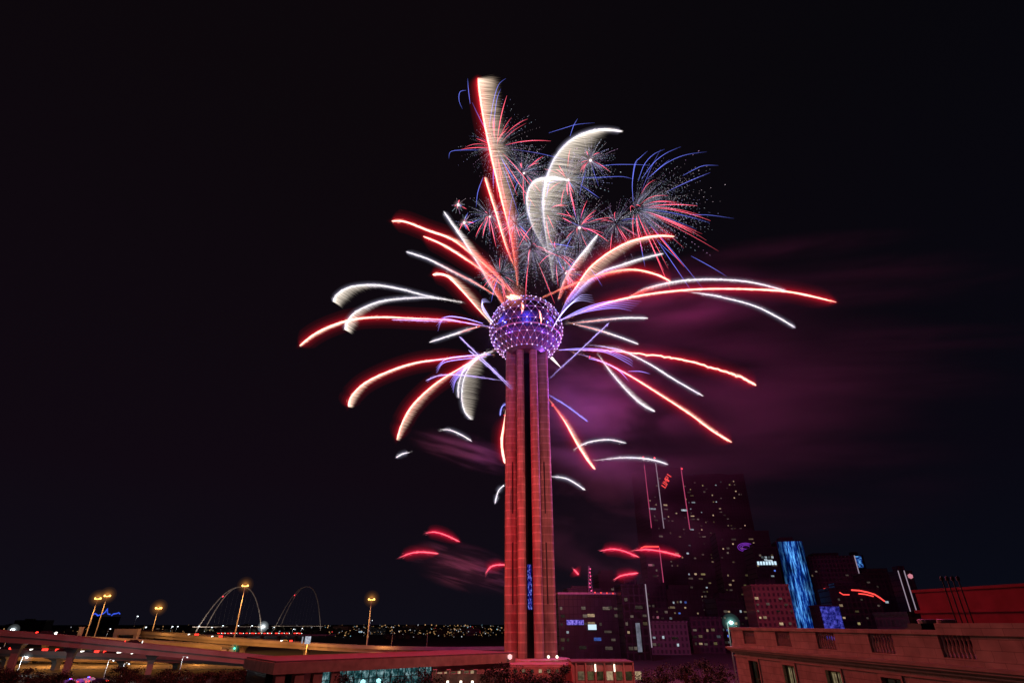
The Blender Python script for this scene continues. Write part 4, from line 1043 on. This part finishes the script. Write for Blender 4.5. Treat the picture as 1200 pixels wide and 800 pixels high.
def street_lamp(px, py, Dd, kind, label, W=600, sz=1.0, group='street lamps by the highway'):
    top = at(px, py, Dd); o = empty('street_lamp', (top.x, Dd, 0), label, 'street lamp', group)
    MB().tube([(0, 0, 0), (0, 0, top.z + .3), (.5, 0, top.z + .8), (1.6, 0, top.z + .7)], [.14, .09, .07, .06], 6).build('pole', M_steel, o)
    m = mpp(top); MB().ball((1.6, 0, top.z + .35), 1.0 * m * sz, sq=.6).build('lamp_head', M_lampcol[kind], o)
    c = {'w': (.85, .95, 1), 'a': (1, .5, .16), 't': (.1, 1, .6)}[kind]
    light('street_light', (top.x + 1.6, Dd - .6, top.z - .9), c, W)
    if sz > 1.2:
        halo(o, (1.6, 0, top.z + .3), m, c, 'street_glow_' + kind, ((2.2, .06), (3.6, .02), (6, .006)))
    return o


street_lamp(12, 738, 330, 'w', 'brilliant white lamp at the left end of the flyover', 3000, 1.7)
street_lamp(26, 771, 235, 'w', 'white lamp glaring under the lower deck at far left', 2500, 1.5)
street_lamp(127, 775, 215, 'w', 'white lamp in the trees, left of two close together', 700, .9)
street_lamp(145, 779, 205, 'w', 'white lamp in the trees, right of two close together', 900, 1.0)
street_lamp(214, 771, 225, 'w', 'white lamp in front of the third flyover pier', 500, .8)
street_lamp(291, 773, 220, 'w', 'white lamp left of the columned red building', 700, .9)
street_lamp(127, 737, 520, 'w', 'small white lamp between the high mast pair and the portal frame', 800, .8)
street_lamp(169, 735, 600, 'w', 'small white lamp just right of the portal frame', 900, 1.0)
street_lamp(160, 722, 900, 'w', 'faint pale lamp standing alone above the portal frame', 400, .9)
street_lamp(307, 734, 900, 'w', 'bright white lamp at the right foot of the left arch', 4000, 1.5)
for px, py in ((201, 734), (207, 734), (232, 733.5), (247, 735), (260, 733), (278, 733), (294, 733)):
    street_lamp(px, py, 850, 'w', 'small white road lamp in the row before the left arch', 900, .75, 'row of small road lamps before the left arch')
for px, py in ((320, 735), (343, 737), (353, 736)):
    street_lamp(px, py, 900, 'w', 'small white road lamp between the two arches', 700, .6, 'small road lamps between the arches')
street_lamp(434, 727, 500, 'w', 'faint lamp by the lone high mast', 200, .4)
for px, lb in ((460, 'left'), (501, 'right')):
    street_lamp(px, 742, 420, 'a', 'unlit looking pole on the ramp, %s of two' % lb, 60, .2)
for px, py, Dd, W in ((60, 764, 280, 4200), (118, 762, 282, 3800), (175, 764, 290, 3800), (235, 766, 295, 3200), (300, 768, 300, 2600), (5, 764, 284, 3400), (210, 753, 330, 3600), (270, 755, 330, 3000), (350, 758, 325, 2600), (90, 752, 300, 3400)):
    p = at(px, py, Dd); light('road_light', p, (1, .38, .07), W * 3)
for px, py, Dd in ((185, 731, 372), (240, 735, 352), (300, 740, 340), (370, 746, 338), (450, 748, 342), (70, 733, 325), (120, 737, 332)):
    light('ramp_light', at(px, py, Dd), (1, .40, .10), 6500)
# signal
p = at(275.5, 758.5, 290); o = empty('traffic_signal', (p.x, 290, 0), 'traffic signal showing green among the ramps', 'traffic light')
MB().tube([(0, 0, 0), (0, 0, p.z)], .12, 6).build('pole', M_steel, o); MB().box(-.4, .4, -.1, .5, p.z - 1.4, p.z + .9).build('housing', M_dark, o)
m = mpp(p); MB().ball((0, -.5, p.z - .2), 1.1 * m).build('green_lens', M_lampcol['t'], o)
halo(o, (0, -.5, p.z - .2), m, (.05, .8, .4), 'signal_glow', ((2.2, .05), (3.6, .02), (5.5, .007)))
# lit billboard
p = at(360.5, 750, 330); o = empty('billboard', (p.x, 330, 0), 'small glowing white billboard on a post above the ramp', 'sign')
MB().box(-.2, .2, .3, .6, 0, p.z - 1.5).build('post', M_steel, o); MB().box(-1.5, 1.5, 0, .25, p.z - 1.6, p.z + 2.0).build('sign_panel', emit('sign_white', (.8, .85, 1), .75, .6, 1.2), o)
MB().box(-3.2, -2.6, 0, .25, p.z - 1.4, p.z + 1.8).build('side_panel', emit('sign_white2', (.8, .85, 1), .35), o)

# cars: tail lights on the far road, some parked below
M_cpaint = pbr('car_paint_dark', (.05, .05, .06), .3, .3, noise=.05); M_cw = pbr('car_paint_white', (.6, .6, .6), .3, noise=.05); M_tyre = pbr('rubber', (.02, .02, .02), .9)
M_tail = emit('tail_lamp', (1, .03, .02), 3.5); M_headl = emit('head_lamp', (1, .95, .85), 4)


def make_car(loc, mat, label, group, rz=0, big=1.0, bar=False):
    o = empty('car', loc, label, 'car', group, rz)
    mb = MB(); pr = [(-2.2, .35), (-2.25, .8), (-1.5, .95), (-.8, 1.42), (.9, 1.45), (1.7, 1.0), (2.2, .9), (2.25, .4)]
    vs = [(x, y, z) for y in (-.88, .88) for x, z in pr]; n = len(pr)
    mb.add(vs, [tuple(range(n)), tuple(range(2 * n - 1, n - 1, -1))] + [(i, n + i, n + (i + 1) % n, (i + 1) % n) for i in range(n)]); mb.build('body', mat, o)
    for x in (-1.4, 1.4):
        for y in (-.85, .85):
            MB().tube([(x, y - .1, .33), (x, y + .1, .33)], .33, 12).build('wheel', M_tyre, o)
    for y in (-.6, .6):
        MB().box(2.26, 2.30, y - .2 * big, y + .2 * big, .6, .6 + .25 * big).build('tail_lamp', M_tail, o)
        MB().box(-2.30, -2.26, y - .2 * big, y + .2 * big, .55, .55 + .22 * big).build('head_lamp', M_headl, o)
    if bar:
        MB().box(-.15, .15, -.6, 0, 1.46, 1.62).build('blue_beacon', emit('police_blue', (.06, .1, 1), 7), o)
        MB().box(-.15, .15, .0, .6, 1.47, 1.61).build('red_beacon', emit('police_red', (1, .03, .3), 4), o)
    return o


seedcar = None
for k in range(22):
    px = 255 + k * 4.6 + rr.uniform(-1.5, 1.5); Dd = 640; p = onground(px, Dd, 0)
    zc_ = at(px, 742 - .05 * (k % 5), Dd).z
    if seedcar is None:
        seedcar = make_car((p.x, Dd, 7.0), M_cpaint, 'dark car with glowing tail lamps in the far queue before the arches', 'cars queuing on the far road', -pi / 2, 2.6)
    else:
        copy_tree(seedcar, (at(px, 742, Dd).x, Dd + (k % 3) * 6, 7.0), -pi / 2 + rr.uniform(-.1, .1))
fr = onground(250, 652, 6.6); fr2 = onground(368, 652, 6.6)
for k, (pi_, fr_, off, dirn) in enumerate(((1, .22, 2.6, 1), (1, .31, 2.6, 1), (1, .36, 6.6, -1), (1, .47, 2.6, 1), (1, .52, 6.6, -1), (1, .60, 2.6, 1), (1, .66, 2.6, 1), (1, .78, 6.6, -1), (1, .86, 2.6, 1), (0, .30, 7, -1), (0, .55, 7, -1), (2, .25, 5, 1), (2, .33, 5, 1), (2, .52, 5, 1))):
    Pp = PATHS[pi_]; ii = int(fr_ * 40); d_ = Pp[ii + 1] - Pp[ii]; nrm = Vector((-d_.y, d_.x, 0)).normalized(); nrm = nrm if nrm.y > 0 else -nrm
    p = Pp[ii] + nrm * off; lbs = {1: 'car with lamps lit driving on the lower highway deck', 0: 'car driving on the nearest flyover, half hidden by its barrier', 2: 'car driving on the amber lit ramp'}[pi_]
    copy_tree(seedcar, (p.x, p.y, p.z - 1.0), atan2(d_.y, d_.x) + (pi if dirn < 0 else 0), 1.25, lbs, {1: 'cars on the lower highway deck', 0: 'cars on the nearest flyover', 2: 'cars on the amber lit ramp'}[pi_])
ob = empty('far_road_bridge', (0, 0, 0), 'far low road bridge carrying the queue of cars', 'highway bridge')
MB().box(fr.x - 20, fr2.x + 20, 632, 664, 5.6, 6.95).build('deck', M_conc, ob)
for x in range(int(fr.x), int(fr2.x), 18): MB().box(x - .8, x + .8, 645, 650, 0, 5.59).build('pier', M_conc, ob)
for i, (px, Dd, lb, bar, mt) in enumerate(((82, 200, 'patrol car with blue beacon flashing, leftmost of the parked row', True, M_cw), (96, 202, 'white car parked right of the patrol car, washed violet', False, M_cw), (104, 206, 'second patrol car with violet red beacon, middle of the parked row', True, M_cw), (118, 204, 'dark car at the right end of the parked row', False, M_cpaint))):
    p = onground(px, Dd, 1.2); make_car((p.x, Dd, .012 if Dd > 262 else .0), mt, lb, 'cars parked below the flyover', rr.uniform(-.2, .2), 1, bar)
    light('beacon_light', (p.x, Dd - 3, 2.5), (.3, .1, 1), 110 if i < 3 else 30)

# ------------------------------------------------------------------ red columned building left of the tower
M_brick = pbr('red_sandstone', (.28, .19, .17), .8, noise=.25, scale=.5)
M_roof = pbr('roof_membrane', (.09, .065, .065), .85)
A = onground(322, 150, 8.6); B = onground(604, 196, 8.6)
d = (B - A); Ls = sqrt(d.x ** 2 + d.y ** 2); ang = atan2(d.y, d.x)
st = empty('station_building', (A.x, A.y, 0), 'long low red lit building with a deep fascia and a columned end', 'building', rz=ang)
zr = 8.6
MB().box(0, Ls, 0, 26, zr - 2.4, zr).build('fascia', M_brick, st)
MB().box(.4, Ls - .4, .4, 25.6, zr, zr + .35).build('roof', M_roof, st)
MB().box(Ls * .36, Ls - 1, 1.6, 25, 0, zr - 2.41).build('walls', M_brick, st)
MB().box(1, Ls * .1, 8, 25, 0, zr - 2.41).build('walls', M_dark, st)
for k in range(4):
    MB().box(1.0 + k * 4.6, 3.2 + k * 4.6, .5, 2.7, 0, zr - 2.41).build('column', M_brick, st)
gx0, gx1 = Ls * .17, Ls * .60
MB().box(gx0, gx1, 1.2, 1.5, 0.4, zr - 2.5).build('glass_front', led_mat('teal_lit_interior', (.02, .09, .10), (.5, .75, .8), .8, .5, .8, .48, .72, (.004, .012, .015)), st)
mu = MB()
for k in range(16): mu.box(gx0 + (gx1 - gx0) * k / 15 - .09, gx0 + (gx1 - gx0) * k / 15 + .09, 1.0, 1.19, 0, zr - 2.45)
for z in (2.2, 4.2): mu.box(gx0, gx1, 1.02, 1.17, z, z + .14)
mu.build('mullions', M_dark, st)
for x in (.32, .38): MB().ball((Ls * x, .9, 3.4), .75).build('interior_lamp', emit('teal_lamp', (.4, .9, .95), 1.6), st)
for k in range(6): MB().box(Ls * .63 + k * 2.3, Ls * .63 + k * 2.3 + 1.5, 1.4, 1.55, 3.6, 4.6).build('window', WM['w'], st)
MB().ball((Ls * .965, -.5, zr - .8), .8).build('corner_lamp', emit('pinkish_lamp', (1, .45, .45), 1.6), st)
# white floodlights right of it
for px, py, lb in ((574, 772, 'left'), (580.5, 772, 'right')):
    p = at(px, py, 215); o = empty('floodlight', (p.x, 215, 0), 'white floodlight on a short mast by the tower foot, %s of a pair' % lb, 'floodlight', 'pair of floodlights')
    MB().tube([(0, 0, 0), (0, 0, p.z)], .12, 6).build('pole', M_steel, o); MB().ball((0, -.3, p.z), .62).build('lamp_head', M_lampcol['w'], o); light('flood', (p.x, 213.5, p.z), (.85, .9, 1), 500)
# garden wall with lit bollards
wl = empty('garden_wall', onground(508, 176, 0), 'low red lit wall with square piers left of the tower trees', 'wall')
x0 = onground(508, 176, 4).x; x1 = onground(588, 176, 4).x
MB().box(0, x1 - x0, 0, .5, 0, 4.6).build('wall_panel', M_brick, wl)
for k in range(6): MB().box((x1 - x0) * k / 5 - .4, (x1 - x0) * k / 5 + .4, -.35, .85, 0, 5.3).box((x1 - x0) * k / 5 - .55, (x1 - x0) * k / 5 + .55, -.5, 1, 5.3, 5.6).build('wall_pier', M_brick, wl)
for px, lb in ((524.5, 'left'), (540, 'middle'), (553.5, 'right')):
    p = onground(px, 170, 2.6); o = empty('bollard_lamp', (p.x, 170, 0), 'upright white bollard lamp before the garden wall, %s of three' % lb, 'lamp', 'bollard lamps')
    MB().tube([(0, 0, 0), (0, 0, 1.6)], .2, 8).build('post', M_steel, o); MB().tube([(0, 0, 1.6), (0, 0, 3.4)], .3, 8).build('lamp_tube', M_lampw, o)
    light('bollard', (p.x, 169, 2.8), (1, .8, .6), 60)
# low pavilion right of the tower foot
pv = empty('pavilion', onground(672, 205, 0), 'low pavilion with warm lit windows and pink wall right of the tower foot', 'building')
px0 = onground(672, 205, 5).x; px1 = onground(742, 205, 5).x; Lp = px1 - px0
MB().box(0, Lp, 0, 14, 0, 5.6).build('walls', M_brick, pv); MB().box(-.4, Lp + .4, -.5, 14.4, 5.6, 6.0).build('roof', M_roof, pv)
for k in range(7):
    MB().box(1.6 + k * 3.1, 3.6 + k * 3.1, -.12, .05, .8, 3.2).build('window', WM['y'] if k % 3 else WM['w'], pv)
    MB().box(.9 + k * 3.1, 1.3 + k * 3.1, -.5, -.01, 0, 5.59).build('pilaster', M_brick, pv)
for k in (2, 4): MB().tube([(k * 3.1 + 1.1, -.7, 3.2), (k * 3.1 + 1.1, -.7, 5.2)], .22, 6).build('wall_lamp', M_lampw, pv)
o2 = empty('annex', onground(652, 225, 0), 'small red lit annex clinging to the tower foot', 'building')
MB().box(-34, 8, -14, 0, 0, 4.2).box(-33, 7, -13, -1, 4.2, 4.7).build('walls', M_brick, o2)
for k in range(14): MB().box(-32 + k * 2.8, -31 + k * 2.8, -14.12, -14.0, 2.4, 3.4).build('window', WM['w'] if k % 4 else WM['d'], o2)

# ------------------------------------------------------------------ balustraded building, right foreground
M_stone = pbr('limestone', (.56, .51, .46), .85, noise=.15, scale=.8, bump=.15)


def ashlar():
    m, t, n, l = nodes('ashlar_limestone'); b = n['Principled BSDF']; b.inputs['Roughness'].default_value = .85
    tcx = n.new('ShaderNodeTexCoord'); sp = n.new('ShaderNodeSeparateXYZ'); l.new(tcx.outputs['Object'], sp.inputs[0]); cb = n.new('ShaderNodeCombineXYZ')
    l.new(sp.outputs['X'], cb.inputs[0]); l.new(sp.outputs['Z'], cb.inputs[1])
    br = n.new('ShaderNodeTexBrick'); br.inputs['Scale'].default_value = 1; br.inputs['Brick Width'].default_value = 1.5; br.inputs['Row Height'].default_value = .62
    br.inputs['Mortar Size'].default_value = .012; br.inputs['Color1'].default_value = (.66, .62, .56, 1); br.inputs['Color2'].default_value = (.55, .51, .46, 1); br.inputs['Mortar'].default_value = (.18, .15, .13, 1)
    l.new(cb.outputs[0], br.inputs['Vector']); nz = n.new('ShaderNodeTexNoise'); nz.inputs['Scale'].default_value = .9; nz.inputs['Detail'].default_value = 7; l.new(tcx.outputs['Object'], nz.inputs['Vector'])
    mr = n.new('ShaderNodeMapRange'); l.new(nz.outputs['Fac'], mr.inputs[0]); mr.inputs[1].default_value = .3; mr.inputs[2].default_value = .7; mr.inputs[3].default_value = .72; mr.inputs[4].default_value = 1.12
    vm = n.new('ShaderNodeVectorMath'); vm.operation = 'SCALE'; l.new(br.outputs['Color'], vm.inputs[0]); l.new(mr.outputs[0], vm.inputs['Scale']); l.new(vm.outputs[0], b.inputs['Base Color'])
    return m


M_ash = ashlar()
P1 = Vector((26.3, 73.3, 0)); P2 = Vector((30.9, 24.0, 0)); d = P2 - P1; Lb = d.length; ang = atan2(d.y, d.x)
# local +x runs toward the camera; outward normal (toward -X world) is local -y
bb_ = empty('terrace_building', (P1.x, P1.y, 0), 'limestone building with balustraded parapet filling the lower right', 'building', rz=ang)
T = CZ - .40       # parapet top
bays = [6.0 + 7.1 * i - 1.7 for i in range(7)]
zb = [T - 6.6, T - 3.25]  # window opening
wall = MB(); x = 0
for c in bays:
    wall.box(x, c - 1.05, 0, .6, 0, T - 2.62); wall.box(c - 1.05, c + 1.05, 0, .6, zb[1], T - 2.62); wall.box(c - 1.05, c + 1.05, 0, .6, 0, zb[0]); x = c + 1.05
wall.box(x, Lb, 0, .6, 0, T - 2.62)
wall.box(0, .6, .61, 30, 0, T - 2.62)
wall.build('walls', M_ash, bb_)
cor = MB()
for (o_, z0, z1) in ((.12, T - 3.0, T - 2.86), (.28, T - 2.62, T - 2.38), (.55, T - 2.38, T - 2.22), (.68, T - 2.22, T - 2.02)):
    cor.box(-o_, Lb, -o_, .3 if z1 < T - 2.7 else .9, z0, z1) if z1 > T - 2.7 else cor.box(-o_, Lb, -o_, -.002, z0, z1)
cor.build('cornice', M_stone, bb_)
par = MB(); x = -.1
par.box(-.1, Lb, -.1, .5, T - 2.02, T - 1.62)
for c in bays:
    if c > 36: break
    par.box(x, c - 1.35, -.02, .42, T - 1.62, T - .28); x = c + 1.35
par.box(x, Lb, -.02, .42, T - 1.62, T - .28)
par.box(-.2, 31.6, -.16, .56, T - .28, T)
par.box(31.6, Lb, -.2, .7, T - .28, T + .42)
par.build('parapet', M_ash, bb_)
bal_me = MB().lathe([(.10, 0), (.10, .1), (.07, .14), (.13, .38), (.125, .5), (.06, .85), (.06, 1.0), (.10, 1.08), (.10, 1.338)], 10)
bmesh_ = bpy.data.meshes.new('baluster'); bmesh_.from_pydata(bal_me.v, [], bal_me.f); bmesh_.materials.append(M_stone); bmesh_.polygons.foreach_set('use_smooth', [True] * len(bmesh_.polygons))
for c in bays:
    if c > 36: break
    for k in range(8):
        o = bpy.data.objects.new('baluster', bmesh_); COL.objects.link(o); o.parent = bb_; o.location = (c - 1.16 + k * .332, .2, T - 1.62)
for i, c in enumerate(bays):
    fr_ = MB().box(c - 1.05, c - .93, .22, .36, zb[0], zb[1]).box(c + .93, c + 1.05, .22, .36, zb[0], zb[1]).box(c - .93, c + .93, .22, .36, zb[1] - .12, zb[1]).box(c - .93, c + .93, .22, .36, zb[0], zb[0] + .12).box(c - .04, c + .04, .22, .34, zb[0] + .12, zb[1] - .12).box(c - .93, c + .93, .23, .33, zb[0] + 1.6, zb[0] + 1.68)
    wn = fr_.build('window', pbr('bronze_frame', (.06, .05, .04), .5), bb_)
    MB().box(c - .93, c + .93, .38, .40, zb[0] + .1, zb[1] - .1).build('pane', emit('curtained_pane', (1, .72, .34), .085, .85, .9) if i in (1, 2) else emit('dim_pane', (.8, .6, .4), .018, .8, .9), wn)
    MB().box(c - 1.25, c - 1.06, -.09, -.003, zb[0], zb[1]).box(c + 1.06, c + 1.25, -.09, -.003, zb[0], zb[1]).box(c - 1.25, c + 1.25, -.1, -.003, zb[1] + .002, zb[1] + .22).build('surround', M_stone, wn)
MB().box(.6, Lb, .62, 30, T - 2.3, T - 2.0).build('roof', M_roof, bb_)
# narrow vertical blinds in the two lit windows
for i in (1, 2):
    bl = MB()
    for k in range(5): bl.box(bays[i] - .8 + k * .36, bays[i] - .62 + k * .36, .365, .375, zb[0] + .3, zb[1] - .25)
    bl.build('curtain_fold', emit('lit_curtain', (1, .78, .42), .24, .6, 2), bb_)
# rear wing rising above the terrace
rw = empty('rear_wing', (0, 0, 0), 'red lit rear wing rising behind the parapet at far right', 'building')
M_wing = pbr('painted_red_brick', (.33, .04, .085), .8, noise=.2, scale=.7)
def quadwall(a, b_, z0, z1, dep, name, mat):
    v_ = Vector((b_[0] - a[0], b_[1] - a[1], 0)); L_ = v_.length; M = Matrix.Translation((a[0], a[1], 0)) @ Matrix.Rotation(atan2(v_.y, v_.x), 4, 'Z')
    return MB().box(0, L_, 0, dep, z0, z1, M).build(name, mat, rw)
pa = (51.5, 76.0); pb = (58.5, 48)
quadwall(pa, pb, T - 2, T + 1.55, 14, 'walls', M_wing)
quadwall((51.1, 76.4), (58.2, 47.6), T + 1.551, T + 1.9, 14.6, 'ledge', M_wing)
quadwall((51.6, 75.9), (58.5, 48.1), T + 1.901, T + 3.9, 13.6, 'frieze', M_wing)
quadwall((51.3, 76.1), (58.3, 47.9), T + 3.901, T + 4.2, 14.2, 'coping', M_wing)
for k in range(4):
    p = at(1103 + k * 6.3, 676, 60); o = empty('vent_stack', (p.x, 60, T - 2), 'thin vent stack before the rear wing, one of a row of four', 'vent', 'row of vent stacks')
    MB().tube([(0, 0, 0), (0, 0, p.z - T + 2)], .06, 8).build('pipe', M_dark, o); MB().lathe([(.16, p.z - T + 1.7), (.16, p.z - T + 2), (.02, p.z - T + 2.15)], 8).build('cowl', M_dark, o)
q = at(1105, 722, 62); ac = empty('cooling_unit', (q.x, 62, T - 2), 'dark boxy cooling unit on the terrace roof', 'cooling unit')
MB().box(-2.6, 2.6, 0, 2.5, 0, 2.0).box(-2.4, 2.4, .2, 2.3, 2.0, 2.4).build('casing', M_dark, ac)
MB().lathe([(.8, 2.4), (.85, 2.75), (.7, 2.8)], 14, (-1, 1.2)).lathe([(.8, 2.4), (.85, 2.75), (.7, 2.8)], 14, (1, 1.2)).build('fan_cowl', M_steel, ac)
# corner street lamp with teal white light
q = at(852, 729, 78); o = empty('street_lamp', (q.x, 78, 0), 'teal white street lamp at the left corner of the terrace building', 'street lamp')
MB().tube([(0, 0, 0), (0, 0, q.z), (.4, -.3, q.z + .3)], [.12, .08, .06], 8).build('pole', M_steel, o)
MB().ball((.4, -.3, q.z), .30, sq=.7).build('lamp_head', emit('teal_white', (.6, 1, .95), 4), o)
halo(o, (.4, -.3, q.z), mpp(q), (.3, .9, .8), 'corner_glow', ((2.6, .07), (4.2, .03), (6.5, .010), (10, .003)))
light('corner_light', (q.x + .5, 76.5, q.z - .4), (.6, 1, .95), 160)

# ------------------------------------------------------------------ trees
M_leaf = pbr('dark_leaves', (.018, .026, .014), .8, noise=.5, scale=1.5)
M_bark = pbr('bark', (.12, .09, .07), .95, noise=.3, scale=3)


def tree_mesh(seed, H, R):
    rr = random.Random(seed); tr = MB(); cr = MB()
    tr.tube([(0, 0, 0), (rr.uniform(-.2, .2), 0, H * .3), (rr.uniform(-.4, .4), .1, H * .55)], [.28, .2, .12], 7)
    cl = []
    for k in range(13):
        a = rr.uniform(0, 2 * pi); r = R * rr.uniform(.15, .8); z = H * rr.uniform(.42, .92); r *= (1.15 - abs(z / H - .6))
        c = Vector((r * cos(a), r * sin(a), z)); cl.append((c, R * rr.uniform(.25, .45)))
        tr.tube([(0, 0, H * rr.uniform(.25, .45)), c * .6 + Vector((0, 0, H * .2)), c], [.1, .06, .02], 4)
    for c, r in cl:
        for q in range(120):
            v = Vector((rr.gauss(0, 1), rr.gauss(0, 1), rr.gauss(0, .8))).normalized() * r * rr.random() ** .4
            p = c + v; s = rr.uniform(.10, .24); n1 = Vector((rr.gauss(0, 1), rr.gauss(0, 1), rr.gauss(0, 1))).normalized(); a = n1.orthogonal().normalized() * s; b2 = n1.cross(a).normalized() * s * .6
            cr.add([p - a, p - b2, p + a, p + b2], [(0, 1, 2, 3)])
    return tr, cr


protos = []


def tree(px, Dd, H, R, kind, label, group):
    p = onground(px, Dd, 0)
    if len(protos) <= kind:
        o = empty('broadleaf_tree', (p.x, Dd, 0), label, 'tree', group); tr, cr = tree_mesh(kind + 5, 8, 3.4)
        tr.build('trunk', M_bark, o); cr.build('crown', M_leaf, o); o.scale = (R / 3.4, R / 3.4, H / 8); protos.append(o)
    else:
        o = copy_tree(protos[kind], (p.x, Dd, 0), rr.uniform(0, 6), 1, label, group); o.scale = (R / 3.4, R / 3.4, H / 8)


i = 0
for px in range(-12, 330, 13):
    if 66 < px < 128: continue
    z_ = at(px, 781 + rr.uniform(-3, 5), 172).z
    tree(px + rr.uniform(-3, 3), 172 + rr.uniform(-9, 9), max(3.5, z_), rr.uniform(3.0, 4.4), i % 4, 'dark leafy tree in the belt below the flyovers', 'tree belt below the flyovers'); i += 1
for px, Dd, py, lb in ((573, 150, 783, 'dark tree before the tower foot, left of four'), (592, 146, 778, 'dark tree before the tower foot, second from the left'), (612, 152, 779, 'dark tree before the tower foot, third from the left'), (630, 148, 785, 'dark tree before the tower foot, right of four'),
                       (660, 158, 778, 'red tinged tree between tower foot and pavilion'), (648, 165, 784, 'small tree close right of the tower foot'),
                       (470, 128, 786, 'dark tree before the teal lit glass front, right of three'), (440, 126, 790, 'dark tree before the teal lit glass front, middle'), (398, 124, 788, 'dark tree before the teal lit glass front, left of three'), (497, 140, 783, 'dark tree at the left end of the garden wall'),
                       (782, 170, 775, 'dark tree under the grey grid block'), (806, 165, 770, 'dark tree left of the terrace building, middle'), (830, 160, 772, 'dark tree left of the terrace building, tallest'), (850, 155, 778, 'dark tree touching the terrace building corner'), (762, 175, 782, 'dark tree right of the pavilion')):
    H = at(px, py, Dd).z; tree(px, Dd, H, 4.0 if px > 560 else 3.6, i % 4, lb, None); i += 1
print('objects', len(bpy.data.objects))
